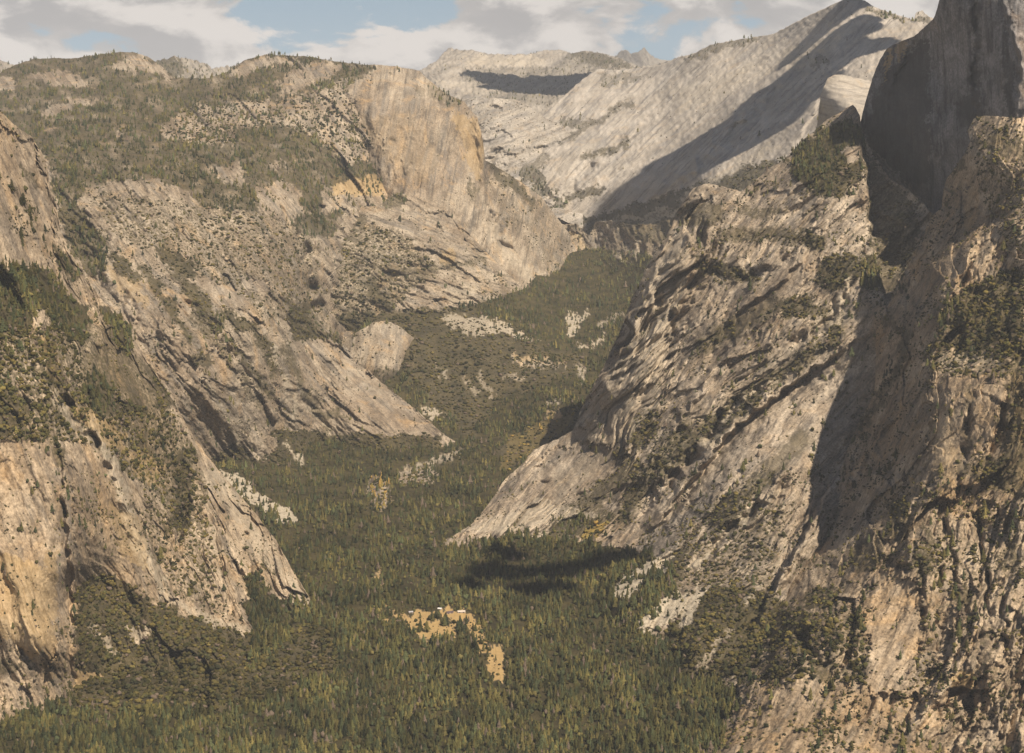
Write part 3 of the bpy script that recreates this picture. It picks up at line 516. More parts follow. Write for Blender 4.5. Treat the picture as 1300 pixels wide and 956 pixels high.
# ---- long ridge on the right side of the canyon
RRM = [('forest', [(995, 205), (1016, 183), (1050, 158), (1078, 150), (1093, 162), (1097, 200), (1094, 225), (1072, 250), (1043, 250), (1010, 232)], 0.85),
       ('brush', [(1062, 210), (1097, 200), (1094, 235), (1072, 252), (1055, 250)], 0.9), ('bare', [(1072, 190), (1090, 182), (1094, 195), (1085, 205), (1076, 208)], 0.1),
       ('bare', [(1080, 240), (1100, 225), (1104, 262), (1085, 270), (1060, 268)], 0.08),
       ('brush', [(870, 288), (862, 262), (875, 258), (905, 256), (920, 268), (912, 282), (890, 290)], 0.45), ('brush', [(930, 262), (990, 262), (1000, 272), (950, 278)], 0.4),
       ('brush', [(1033, 350), (1040, 328), (1080, 318), (1092, 330), (1092, 355), (1060, 368), (1045, 368)], 0.85), ('forest', [(1096, 318), (1110, 326), (1122, 362), (1110, 372), (1094, 366)], 0.9),
       ('brush', [(990, 388), (1010, 374), (1034, 378), (1034, 402), (1010, 405), (995, 400)], 0.85), ('strip', [(1034, 395), (1060, 405), (1062, 425)], 0.6, 7),
       ('strip', [(888, 335), (920, 345), (955, 352)], 0.7, 7.0), ('strip', [(920, 300), (980, 295), (1040, 308)], 0.5, 6.0), ('strip', [(1015, 300), (1040, 312)], 0.7, 6),
       ('strip', [(985, 385), (950, 405), (910, 428), (890, 440)], 0.6, 8.0), ('strip', [(1060, 430), (1020, 455), (985, 480), (930, 520), (880, 560)], 0.65, 7.0),
       ('strip', [(950, 505), (900, 545), (860, 575), (820, 605)], 0.7, 10.0), ('brush', [(800, 530), (830, 520), (835, 545), (815, 570), (795, 560)], 0.9), ('brush', [(783, 552), (800, 580), (820, 590), (800, 610), (770, 625), (745, 620), (780, 600)], 0.7),
       ('strip', [(800, 600), (765, 625), (735, 640)], 0.5, 6), ('strip', [(870, 545), (830, 590), (800, 640), (790, 660)], 0.6, 8),
       ('strip', [(1020, 555), (985, 590), (945, 625), (905, 660)], 0.6, 8.0), ('brush', [(958, 598), (985, 592), (985, 612), (965, 614)], 0.95), ('brush', [(905, 650), (940, 638), (950, 655), (915, 670)], 0.7), ('strip', [(1010, 570), (960, 610)], 0.5, 5),
       ('brush', [(720, 640), (760, 630), (780, 660), (745, 668), (700, 670)], 0.5), ('forest', [(696, 660), (740, 655), (772, 662), (735, 682), (700, 684)], 0.7),
       ('forest', [(735, 685), (800, 695), (850, 712), (850, 712), (780, 752), (700, 762), (600, 730), (560, 700), (640, 680)], 1.0),
       ('forest', [(780, 755), (850, 710), (862, 760), (808, 800), (940, 900), (900, 1000), (500, 1000), (600, 740)], 1.0), ('brush', [(860, 775), (910, 745), (955, 745), (1000, 770), (985, 830), (940, 860), (880, 870), (830, 830)], 0.9),
       ('brush', [(850, 700), (880, 690), (870, 730), (858, 740)], 0.7), ('specks', [(880, 620), (1000, 640), (980, 760), (860, 770), (850, 700)], 0.7),
       ('talus', [(596, 668), (640, 655), (680, 632), (705, 640), (770, 655), (720, 658), (690, 668), (640, 676), (606, 676)], 0.5),
       ('rough', [(735, 530), (785, 425), (815, 345), (860, 265), (905, 235), (915, 300), (880, 380), (850, 480), (820, 570), (760, 590)], 0.9), ('talus', [(745, 520), (790, 440), (800, 400), (856, 290), (880, 330), (850, 420), (835, 520), (790, 560)], 0.4),
     ('talus', [(742, 520), (790, 470), (830, 500), (800, 560), (770, 580), (740, 560), (720, 568)], 0.25), ('talus', [(790, 480), (800, 520)], 0.45, 8.0), ('talus', [(845, 320), (855, 300), (862, 320), (850, 350)], 0.4),
       ('talus', [(772, 755), (788, 735), (828, 708), (852, 702), (850, 722), (815, 740), (795, 762)], 1.0), ('talus', [(806, 797), (825, 773), (850, 755), (864, 750), (876, 765), (848, 788), (820, 814)], 1.0),
       ('yellow', [(735, 682), (760, 664), (772, 662), (770, 676), (745, 686)], 0.9), ('brush', [(738, 682), (760, 664), (772, 662), (768, 676), (745, 686)], 0.9),
       ('talus', [(1080, 355), (1065, 385), (1055, 405)], 0.7, 3.5), ('talus', [(1075, 402), (1040, 415), (1010, 440), (965, 470)], 0.3, 6), ('talus', [(985, 480), (945, 505), (870, 590)], 0.5, 3.0),
       ('talus', [(1000, 612), (975, 635), (935, 665), (900, 700), (880, 720)], 0.65, 3.0), ('talus', [(862, 760), (890, 745), (895, 755), (875, 790), (860, 800)], 0.9), ('talus', [(950, 760), (985, 720), (1000, 690)], 0.35, 4), ('talus', [(925, 800), (900, 830), (880, 866)], 0.3, 4),
       ('smooth', [(1040, 442), (1117, 436), (1112, 500), (1094, 530), (1050, 590), (960, 600), (900, 640), (860, 640), (930, 550)], 0.6), ('smooth', [(690, 575), (740, 560), (780, 570), (790, 590), (750, 615), (700, 640), (680, 620)], 0.8),
       ('smooth', [(900, 355), (960, 365), (1000, 330), (1040, 310), (1020, 360), (940, 420)], 0.6), ('talus', [(700, 600), (760, 570), (785, 580), (745, 612), (705, 640)], 0.25),
       ('brush', [(1097, 190), (1125, 225), (1165, 262), (1168, 300), (1140, 370), (1120, 372), (1104, 300)], 0.6), ('dark', [(810, 690), (860, 650), (900, 620), (905, 640), (850, 700), (820, 712)], 0.5), ('dark', [(960, 600), (1080, 470), (1100, 470), (1080, 540), (960, 640)], 0.2)]  # brush here fills the deep shadow's outline beside the dome, darkening it
layer('mountain', [[(540, 700), (575, 680), (596, 668), (620, 640), (642, 607), (664, 588), (677, 571), (708, 557), (728, 546), (736, 525), (743, 507), (753, 490), (762, 472), (772, 452), (785, 425), (796, 398), (802, 378), (812, 362), (819, 341), (838, 312), (851, 290), (860, 268), (869, 254), (880, 238), (900, 233), (921, 237), (941, 243), (960, 228), (972, 217), (995, 203), (1016, 181), (1050, 152), (1083, 132), (1091, 145), (1095, 172), (1114, 204), (1131, 228), (1154, 241), (1178, 265), (1215, 300)],
                   [(540, 710), (640, 690), (740, 620), (800, 540), (860, 450), (920, 400), (1000, 330), (1100, 300), (1150, 320), (1215, 380)],
                   [(540, 790), (640, 790), (740, 805), (800, 850), (880, 930), (1000, 985), (1215, 990)]],
      [(540, 700, 4.05), (596, 668, 4.2), (642, 607, 4.68), (677, 571, 4.85), (708, 557, 4.85), (743, 507, 4.85), (772, 452, 4.88), (796, 398, 4.92), (819, 341, 4.95), (851, 290, 5.0), (880, 238, 5.02), (900, 233, 5.0), (941, 243, 4.95), (972, 217, 4.98), (1016, 181, 4.98), (1050, 152, 4.95), (1091, 145, 4.82), (1114, 204, 4.6), (1154, 241, 4.44), (1178, 265, 4.34), (1215, 300, 4.2),
       (770, 490, 4.68), (800, 440, 4.72), (830, 380, 4.74), (860, 320, 4.78), (895, 270, 4.8), (680, 630, 4.42), (720, 600, 4.5), (772, 658, 4.12), (700, 665, 4.2), (809, 695, 3.84), (850, 705, 3.66), (775, 753, 3.52), (860, 753, 3.4), (809, 793, 3.27), (870, 800, 3.18), (930, 850, 3.0), (1000, 960, 2.6), (1200, 980, 2.6), (640, 760, 3.68), (540, 760, 3.7), (740, 765, 3.6), (640, 790, 3.6), (740, 805, 3.42), (800, 850, 3.2), (880, 930, 2.88),
       (790, 540, 4.45), (800, 600, 4.25), (850, 450, 4.52), (850, 550, 4.25), (900, 350, 4.62), (900, 500, 4.25), (950, 550, 3.98), (900, 630, 3.82), (960, 420, 4.3), (1000, 480, 4.14), (960, 320, 4.55), (1000, 300, 4.5), (1040, 220, 4.65), (1080, 230, 4.55), (1060, 330, 4.32), (1112, 250, 4.5), (1150, 285, 4.36), (1135, 330, 4.3), (1000, 400, 4.25), (1060, 395, 4.22), (1080, 442, 4.08), (1117, 440, 4.05), (1110, 520, 4.0), (1060, 590, 3.86), (1010, 600, 3.8), (980, 690, 3.56), (950, 770, 3.26), (1200, 600, 3.5), (1200, 800, 3.1), (1200, 260, 4.2), (1140, 400, 3.95)],
      ROCKR, 132, REL(1.15), back=330, drop=2.4, jag=2.6, step=1.25,
      label='long rugged granite ridge descending to the forest on the right side of the canyon', base=(0, 0, 0, 0.5, 0, 0), scat=(0.035, 0.5), masks=RRM,
      strokes=[('step', [(1092, 165), (1098, 215), (1103, 290), (1120, 370)], 45, 90), ('ridge', [(862, 262), (830, 345), (800, 420), (775, 480), (752, 530)], 8, 60), ('step', [(905, 300), (870, 370), (835, 450), (800, 520)], 20, 60), ('ridge', [(960, 400), (900, 480), (860, 540), (820, 600), (700, 660)], 10, 60),
               ('groove', [(985, 480), (930, 520), (860, 600), (800, 660)], 8, 90), ('step', [(1075, 440), (1000, 490), (930, 545), (860, 630), (820, 690)], 14, 130), ('groove', [(1000, 612), (935, 665), (880, 720)], 6, 60), ('groove', [(1080, 350), (1055, 405), (1000, 440)], 6, 50),
               ('step', [(1060, 590), (1030, 660), (985, 735), (950, 810)], 14, -110), ('groove', [(676, 596), (690, 588), (706, 594)], 4, 60), ('groove', [(686, 610), (697, 612)], 3, 40), ('groove', [(740, 572), (755, 574), (760, 586)], 2.5, 25), ('groove', [(728, 624), (745, 625)], 2.5, 25),
               ('groove', [(842, 380), (848, 396), (860, 404)], 8, 70), ('groove', [(882, 368), (896, 367)], 3, 30), ('ridge', [(900, 236), (905, 270), (880, 300)], 10, 40), ('groove', [(1000, 330), (960, 350), (900, 345)], 6, 40), ('groove', [(985, 535), (970, 545)], 3, 25), ('step', [(1040, 300), (990, 360), (930, 400), (880, 470)], 16, 50)])

# ---- the half-domed mountain and its sheer face
HDM = [('smooth', [(1000, -200), (1285, -200), (1285, 170), (1180, 270), (1090, 180)], 0.8),
       ('dark', [(1150, 70), (1180, 45), (1180, 230), (1150, 235), (1122, 205), (1095, 165), (1118, 110), (1132, 85)], 0.75), ('dark', [(1232, -20), (1242, 60), (1236, 100), (1244, 150), (1235, 165)], 0.85, 5.0), ('dark', [(1275, 20), (1290, 110), (1286, 150), (1278, 140), (1272, 60)], 0.7), ('dark', [(1215, 130), (1240, 115), (1242, 165), (1218, 160)], 0.7),  # dark mottling, with recess shade painted in as vertical bands
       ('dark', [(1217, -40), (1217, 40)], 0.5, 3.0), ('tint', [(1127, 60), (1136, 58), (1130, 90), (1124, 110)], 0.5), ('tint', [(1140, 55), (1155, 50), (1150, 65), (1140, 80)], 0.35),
       ('talus', [(1090, 170), (1120, 205), (1140, 232), (1160, 245), (1178, 262)], 0.35, 3.0)]
layer('mountain', [[(1080, 190), (1090, 165), (1096, 140), (1102, 118), (1110, 92), (1118, 74), (1126, 62), (1134, 57), (1150, 50), (1160, 46), (1172, 36), (1185, 24), (1190, 10), (1194, -6), (1200, -40), (1215, -90), (1300, -150), (1450, -160)],
                   [(1080, 210), (1114, 222), (1134, 244), (1156, 256), (1180, 280), (1200, 300), (1300, 300), (1450, 300)]],
      [(1080, 190, 4.78), (1096, 140, 4.8), (1110, 92, 4.8), (1126, 62, 4.76), (1150, 50, 4.66), (1185, 24, 4.5), (1200, -40, 4.45), (1194, -6, 4.44), (1093, 170, 4.8), (1114, 203, 4.84), (1131, 227, 4.76), (1154, 240, 4.68), (1178, 264, 4.6), (1150, 270, 4.7), (1140, 100, 4.68), (1150, 160, 4.58), (1175, 120, 4.54), (1175, 200, 4.5), (1200, 40, 4.48), (1210, 130, 4.42), (1210, 200, 4.4), (1240, 60, 4.3), (1240, 150, 4.27), (1266, 0, 4.2), (1280, 60, 4.12), (1288, 120, 4.06), (1286, 160, 4.06), (1320, 0, 4.12), (1320, 100, 4.02), (1450, -20, 4.15), (1450, 150, 3.95), (1300, -150, 4.4), (1450, -160, 4.4), (1250, 300, 4.15), (1200, 300, 4.3), (1450, 300, 3.8), (1215, -90, 4.5), (1260, -60, 4.38)],
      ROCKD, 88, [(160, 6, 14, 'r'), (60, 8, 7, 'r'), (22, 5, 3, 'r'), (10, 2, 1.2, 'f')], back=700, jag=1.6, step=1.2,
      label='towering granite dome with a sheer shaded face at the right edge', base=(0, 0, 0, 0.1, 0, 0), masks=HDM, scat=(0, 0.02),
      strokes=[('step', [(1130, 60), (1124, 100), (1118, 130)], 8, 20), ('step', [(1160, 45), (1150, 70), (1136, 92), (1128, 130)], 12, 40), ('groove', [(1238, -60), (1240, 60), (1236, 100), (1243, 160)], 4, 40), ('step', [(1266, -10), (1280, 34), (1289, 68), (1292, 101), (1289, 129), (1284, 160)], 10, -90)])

# ---- near buttress at the right edge
RBA = [(1250, 146), (1236, 150), (1228, 166), (1232, 180), (1226, 192), (1212, 214), (1202, 226), (1198, 240), (1196, 262), (1186, 272), (1176, 288), (1172, 305), (1162, 318), (1154, 334), (1146, 348), (1136, 366), (1131, 380), (1122, 400), (1112, 420), (1112, 440), (1112, 460), (1110, 500), (1096, 527), (1078, 560), (1056, 604), (1033, 661), (1010, 700), (985, 739), (974, 780), (951, 820), (925, 866), (880, 960)]
RBB = [(1290, 150), (1285, 170), (1278, 200), (1268, 235), (1258, 270), (1254, 285), (1240, 300), (1225, 317), (1218, 330), (1208, 350), (1198, 368), (1190, 385), (1181, 402), (1173, 422), (1168, 442), (1166, 470), (1166, 500), (1164, 540), (1162, 570), (1160, 610), (1158, 634), (1140, 680), (1122, 710), (1100, 735), (1077, 756), (1050, 775), (1030, 790), (1012, 815), (1000, 840), (990, 866), (950, 960)]
RBC = [(1440, 120), (1440, 960)]
RBM = [('specks', [(1240, 150), (1300, 170), (1300, 340), (1260, 290), (1240, 220)], 0.7), ('brush', [(1232, 178), (1262, 168), (1300, 178), (1300, 205), (1270, 196), (1245, 186)], 0.5), ('brush', [(1212, 205), (1226, 196), (1228, 215), (1210, 222)], 0.6),
       ('brush', [(1184, 440), (1192, 405), (1210, 380), (1225, 365), (1260, 350), (1300, 340), (1310, 470), (1285, 458), (1270, 448), (1215, 440)], 0.85), ('forest', [(1186, 420), (1196, 398), (1215, 382), (1210, 405), (1195, 430)], 0.45),
       ('specks', [(1170, 440), (1280, 440), (1276, 478), (1180, 476)], 0.9), ('talus', [(1180, 448), (1270, 450), (1274, 474), (1200, 470)], 0.25),
       ('brush', [(1276, 460), (1310, 455), (1310, 640), (1290, 620), (1268, 560), (1262, 530), (1282, 500)], 0.55), ('brush', [(1218, 595), (1250, 580), (1300, 580), (1310, 640), (1280, 630), (1240, 612)], 0.6), ('tint', [(1285, 470), (1300, 470), (1300, 560), (1290, 560)], 0.35),
       ('brush', [(1125, 640), (1150, 632), (1160, 660), (1150, 690), (1125, 680)], 0.6), ('brush', [(1090, 690), (1125, 680), (1125, 710), (1095, 730), (1075, 715)], 0.5), ('brush', [(1020, 756), (1045, 745), (1064, 752), (1050, 775), (1020, 772)], 0.8),
       ('brush', [(975, 775), (1000, 770), (1060, 790), (1070, 810), (1000, 815), (975, 840)], 0.65), ('specks', [(960, 780), (1110, 780), (1110, 866), (940, 866)], 0.8), ('brush', [(1160, 700), (1172, 690), (1180, 730), (1168, 745)], 0.7), ('brush', [(1170, 660), (1185, 680), (1188, 730), (1178, 728)], 0.5),
       ('brush', [(1212, 745), (1228, 740), (1235, 765), (1218, 770)], 0.6), ('specks', [(1160, 640), (1310, 640), (1310, 866), (1160, 866)], 0.55), ('brush', [(1030, 840), (1050, 838), (1060, 866), (1030, 860)], 0.6), ('strip', [(1232, 490), (1228, 560), (1218, 600)], 0.45, 3.5), ('brush', [(1265, 700), (1290, 690), (1290, 730), (1270, 720)], 0.4),
       ('strip', [(1140, 470), (1125, 490), (1110, 520), (1090, 545)], 0.6, 4.0), ('strip', [(1130, 370), (1140, 352)], 0.6, 4), ('strip', [(1120, 400), (1150, 425), (1146, 450)], 0.5, 5),
       ('smooth', [(1185, 470), (1230, 480), (1270, 478), (1265, 540), (1235, 600), (1205, 640), (1180, 600)], 0.6), ('smooth', [(1100, 790), (1125, 735), (1165, 735), (1170, 800), (1150, 880), (1100, 880)], 0.7),
       ('tint', [(1180, 520), (1210, 510), (1215, 600), (1200, 640), (1185, 600)], 0.18), ('tint', [(1155, 604), (1164, 604), (1158, 632)], 0.5), ('tint', [(1210, 855), (1240, 850), (1240, 880), (1210, 880)], 0.5), ('tint', [(1225, 230), (1236, 230), (1236, 300), (1226, 300)], 0.2)]
layer('cliff', [RBA, RBB, RBC],
      [(1250, 146, 3.92), (1228, 166, 3.95), (1202, 226, 4.04), (1172, 305, 4.06), (1131, 380, 4.06), (1112, 440, 4.02), (1096, 527, 3.97), (1078, 565, 3.92), (1056, 604, 3.86), (1033, 661, 3.74), (1010, 700, 3.62), (985, 739, 3.48), (951, 820, 3.12), (925, 866, 2.94), (880, 960, 2.6),
       (1290, 150, 3.8), (1278, 200, 3.72), (1258, 270, 3.72), (1240, 300, 3.68), (1225, 317, 3.64), (1208, 350, 3.6), (1198, 368, 3.58), (1181, 402, 3.54), (1168, 442, 3.5), (1166, 490, 3.38), (1164, 540, 3.27), (1162, 590, 3.17), (1158, 634, 3.07), (1140, 680, 3.0), (1122, 710, 2.96), (1077, 756, 2.92), (1030, 790, 2.84), (1000, 840, 2.74), (990, 866, 2.68), (950, 960, 2.5),
       (1240, 200, 3.82), (1220, 260, 3.9), (1195, 300, 3.93), (1165, 380, 3.86), (1140, 440, 3.76), (1138, 500, 3.66), (1130, 560, 3.54), (1110, 600, 3.5), (1100, 640, 3.4), (1070, 690, 3.3), (1030, 735, 3.22),
       (1310, 220, 3.64), (1300, 300, 3.46), (1300, 360, 3.4), (1240, 380, 3.47), (1220, 440, 3.36), (1300, 440, 3.15), (1220, 480, 3.18), (1220, 560, 3.06), (1300, 560, 2.96), (1220, 640, 2.94), (1300, 640, 2.84), (1220, 740, 2.78), (1130, 780, 2.78), (1130, 860, 2.62), (1220, 866, 2.6), (1310, 760, 2.68), (1310, 866, 2.54), (1050, 860, 2.66),
       (1440, 120, 3.85), (1440, 300, 3.5), (1440, 500, 3.0), (1440, 700, 2.7), (1440, 960, 2.35), (1250, 960, 2.42), (1100, 960, 2.45)],
      ROCK, 118, [(500, 2, 20, 'f'), (150, 2.4, 30, 'k'), (90, 5, 14, 'c'), (60, 2.0, 13, 'k'), (30, 2.2, 6, 'k'), (34, 6, 4, 'c'), (12, 1.2, 2.2, 'f')], mode='arc', back=0, jag=2.2, step=1.25,
      label='near granite buttress of broken walls and ledges at the right edge', base=(0, 0, 0, 0.5, 0, 0), scat=(0.035, 0.5), masks=RBM,
      strokes=[('ridge', [(1166, 470), (1130, 530), (1105, 575), (1075, 620)], 5, 60), ('ridge', [(1185, 270), (1165, 310), (1140, 370)], 7, 50), ('groove', [(1232, 490), (1228, 560), (1215, 620)], 4, 30), ('groove', [(1168, 720), (1172, 780), (1165, 840)], 3, 35), ('groove', [(1238, 640), (1250, 720), (1256, 800)], 3.5, 40), ('groove', [(1270, 740), (1278, 820), (1282, 866)], 3, 35), ('groove', [(1196, 700), (1194, 750)], 3, 40),
               ('groove', [(1016, 800), (1025, 830), (1035, 836)], 8, 70), ('groove', [(1125, 715), (1150, 722), (1162, 728)], 5, 45), ('ridge', [(1060, 620), (1030, 690), (1000, 740)], 5, 40), ('ridge', [(1245, 290), (1220, 345), (1190, 410)], 4, 30), ('groove', [(1260, 290), (1235, 330), (1205, 390)], 5, 30), ('step', [(1280, 478), (1262, 540), (1240, 610)], 10, 40), ('groove', [(1195, 640), (1205, 700), (1215, 740)], 5, 35)])

# ---- near slopes on the left
NLM = [('forest', [(-20, 337), (44, 339), (64, 345), (78, 371), (115, 388), (112, 408), (120, 440), (90, 432), (62, 405), (48, 385), (40, 425), (-20, 420)], 0.85),
       ('forest', [(62, 305), (80, 318), (104, 352), (92, 360), (72, 332)], 0.7), ('forest', [(122, 385), (150, 395), (168, 425), (166, 448), (148, 462), (140, 425)], 0.8),
       ('specks', [(-20, 420), (60, 410), (150, 430), (200, 500), (240, 560), (220, 640), (100, 560), (-20, 560)], 0.9), ('brush', [(100, 435), (135, 440), (192, 462), (200, 480), (232, 512), (190, 527), (140, 490), (105, 500)], 0.5),
       ('forest', [(108, 476), (130, 474), (142, 500), (165, 520), (190, 522), (180, 530), (150, 525), (120, 530), (106, 505)], 0.75), ('brush', [(140, 500), (190, 520), (185, 530), (150, 522)], 0.9),
       ('brush', [(-20, 480), (20, 498), (46, 515), (30, 540), (12, 552), (-20, 545)], 0.85), ('strip', [(62, 440), (68, 500), (75, 530)], 0.8, 5.0), ('strip', [(72, 470), (80, 500), (92, 520)], 0.6, 4), ('brush', [(190, 480), (235, 500), (232, 516), (200, 520)], 0.8),
       ('brush', [(112, 412), (140, 412), (145, 440), (125, 452), (108, 446)], 0.3), ('brush', [(80, 525), (105, 530), (100, 548), (85, 545)], 0.5), ('brush', [(170, 548), (190, 552), (190, 580), (172, 575)], 0.7),
       ('strip', [(70, 560), (78, 590)], 0.7, 4), ('strip', [(236, 580), (232, 630), (225, 660)], 0.8, 9.0), ('brush', [(208, 660), (228, 655), (246, 660), (238, 672), (215, 675)], 0.9), ('brush', [(252, 605), (262, 600), (262, 660), (252, 650)], 0.25), ('specks', [(180, 600), (260, 600), (280, 780), (190, 740)], 0.7),
       ('brush', [(330, 708), (345, 712), (344, 730), (332, 722)], 0.6), ('specks', [(265, 600), (340, 690), (390, 760), (300, 790), (260, 700)], 0.45),
       ('brush', [(96, 750), (108, 735), (130, 727), (145, 732), (170, 745), (186, 762), (200, 770), (222, 765), (230, 785), (250, 782), (290, 795), (315, 806), (312, 760), (312, 736), (325, 725), (345, 755), (400, 770), (440, 900), (0, 1000), (95, 868)], 1.0),
       ('forest', [(310, 760), (312, 730), (330, 728), (345, 758), (396, 766), (450, 780), (460, 1000), (300, 1000), (318, 810)], 1.0),
       ('talus', [(158, 800), (178, 792), (190, 800), (172, 820)], 0.4), ('talus', [(118, 795), (140, 820), (150, 835)], 0.4, 4), ('tint', [(95, 850), (130, 855), (135, 880), (95, 880)], 0.5), ('bare', [(95, 852), (130, 855), (138, 880), (95, 880)], 0.1),
       ('talus', [(120, 540), (150, 610), (165, 660), (190, 720), (210, 750)], 0.6, 6.0), ('talus', [(205, 755), (260, 785), (310, 800)], 0.5, 4.0), ('talus', [(70, 500), (85, 530), (125, 570)], 0.4, 5), ('talus', [(275, 605), (330, 690), (385, 760)], 0.4, 9.0), ('talus', [(262, 600), (275, 700), (290, 780)], 0.25, 3),
       ('tint', [(50, 420), (70, 440), (72, 480), (62, 480)], 0.6), ('tint', [(70, 500), (130, 560), (190, 600), (165, 570), (150, 540), (110, 520)], 0.4), ('tint', [(-10, 700), (60, 720), (70, 800), (40, 840), (-10, 790)], 0.4), ('tint', [(140, 640), (180, 660), (190, 730), (150, 700)], 0.3), ('tint', [(170, 570), (210, 590), (200, 620), (165, 600)], 0.35),
       ('dark', [(76, 600), (82, 640), (78, 720), (70, 800)], 0.4, 5.0), ('dark', [(88, 620), (88, 690)], 0.45, 2.5), ('tint', [(60, 700), (75, 700), (70, 860), (55, 860)], 0.35),
       ('smooth', [(-20, 150), (40, 180), (70, 260), (60, 335), (-20, 337)], 0.75), ('smooth', [(0, 560), (60, 560), (95, 600), (95, 730), (60, 866), (-20, 866)], 0.4), ('specks', [(0, 260), (40, 250), (58, 300), (20, 300)], 0.5),
       ('brush', [(-10, 840), (15, 836), (30, 845), (10, 856), (-10, 855)], 0.6), ('strip', [(28, 210), (35, 220), (45, 240)], 0.5, 2)]
layer('cliff', [[(-110, 90), (-60, 112), (-20, 128), (0, 140), (18, 158), (30, 166), (42, 176), (52, 192), (60, 212), (64, 238), (72, 262), (76, 290), (90, 322), (108, 350), (130, 382), (150, 400), (170, 425), (190, 460), (215, 500), (240, 545), (264, 580), (282, 602), (298, 621), (321, 648), (352, 688), (372, 726), (396, 763), (415, 780), (440, 800)],
                [(-110, 340), (60, 340), (120, 420), (190, 500), (264, 640), (300, 700), (440, 830)],
                [(-110, 980), (440, 980)]],
      [(-110, 90, 3.5), (0, 140, 3.55), (42, 176, 3.72), (60, 212, 3.8), (76, 290, 3.78), (108, 350, 3.78), (150, 400, 3.82), (190, 460, 3.84), (240, 545, 3.84), (264, 580, 3.84), (321, 648, 3.8), (372, 726, 3.62), (396, 763, 3.52), (440, 800, 3.55),
       (-110, 250, 3.2), (0, 250, 3.32), (40, 290, 3.45), (-110, 340, 3.1), (0, 337, 3.24), (60, 335, 3.46), (120, 410, 3.6), (60, 400, 3.3), (0, 400, 3.12), (0, 450, 3.0), (60, 450, 3.14), (120, 480, 3.36), (190, 520, 3.62), (0, 520, 2.96), (60, 540, 3.04), (0, 600, 2.92), (60, 620, 2.92), (90, 640, 2.99), (60, 700, 2.86), (90, 720, 2.93), (60, 800, 2.82), (90, 820, 2.9), (130, 600, 3.18), (190, 620, 3.42), (230, 680, 3.48), (130, 680, 3.12), (160, 740, 3.2), (200, 760, 3.25), (280, 700, 3.52), (330, 730, 3.52), (310, 790, 3.36), (240, 780, 3.3),
       (110, 740, 3.1), (110, 866, 2.97), (200, 840, 3.08), (300, 850, 3.09), (0, 866, 2.78), (60, 900, 2.8), (-110, 600, 2.82), (-110, 980, 2.6), (60, 980, 2.62), (200, 920, 2.85), (440, 980, 2.75), (440, 880, 3.15), (0, 700, 2.86), (60, 500, 3.08)],
      ROCK, 68, REL(0.85), back=350, jag=2.2, step=1.25,
      label='near granite cliffs and brushy slopes along the left edge', base=(0, 0, 0, 0.5, 0, 0), scat=(0.035, 0.45), masks=NLM,
      strokes=[('step', [(96, 866), (92, 740), (84, 640), (74, 560)], 10, 50), ('ridge', [(262, 590), (275, 660), (290, 740), (312, 800)], 9, 55), ('ridge', [(120, 540), (160, 640), (205, 750)], 9, 45), ('groove', [(230, 570), (235, 640), (220, 700)], 9, 60), ('groove', [(72, 440), (80, 500), (120, 560), (150, 620)], 7, 60), ('ridge', [(125, 410), (130, 445)], 10, 40),
               ('groove', [(60, 205), (45, 250), (60, 330)], 4, 20), ('ridge', [(340, 690), (330, 720), (312, 740)], 6, 25), ('groove', [(300, 640), (320, 700), (312, 735)], 6, 30), ('groove', [(25, 820), (35, 845)], 4, 30)])

def ico(sub, seed, amp=0.25, sq=1.0):
    bm = bmesh.new(); bmesh.ops.create_icosphere(bm, subdivisions=sub, radius=0.5)
    r = np.random.default_rng(seed); v = np.array([x.co[:] for x in bm.verts]); f = np.array([[x.index for x in p.verts] for p in bm.faces]); bm.free()
    v *= (1 + r.uniform(-amp, amp, (len(v), 1))); v[:, 2] = v[:, 2] * sq + 0.42 * sq
    return v, f
# ------------------------------------------------------------------ air and the clouds that shade the ground
def haze():
    bm = bmesh.new(); bmesh.ops.create_cube(bm, size=1.0)
    for v in bm.verts: v.co = Vector((v.co.x * 36000, v.co.y * 30000 + 11500, v.co.z * 3300 + 150))
    me = bpy.data.meshes.new('haze'); bm.to_mesh(me); bm.free()
    o = bpy.data.objects.new('haze', me); SC.collection.objects.link(o); tag(o, kind='stuff', label='thin warm summer haze filling the canyon air')
    m = bpy.data.materials.new('haze'); m.use_nodes = True; nt = m.node_tree; nt.nodes.clear()
    ou = N(nt, 'ShaderNodeOutputMaterial'); pv = N(nt, 'ShaderNodeVolumePrincipled')
    pv.inputs['Color'].default_value = (0.86, 0.91, 0.99, 1); pv.inputs['Density'].default_value = HAZE; pv.inputs['Anisotropy'].default_value = 0.0
    nt.links.new(pv.outputs[0], ou.inputs['Volume']); me.materials.append(m); return o
HAZE = 1.45e-5
haze()
CLOUD_MAT, cnt, cb = new_mat('cloud'); cb.inputs['Base Color'].default_value = (0.9, 0.9, 0.9, 1)
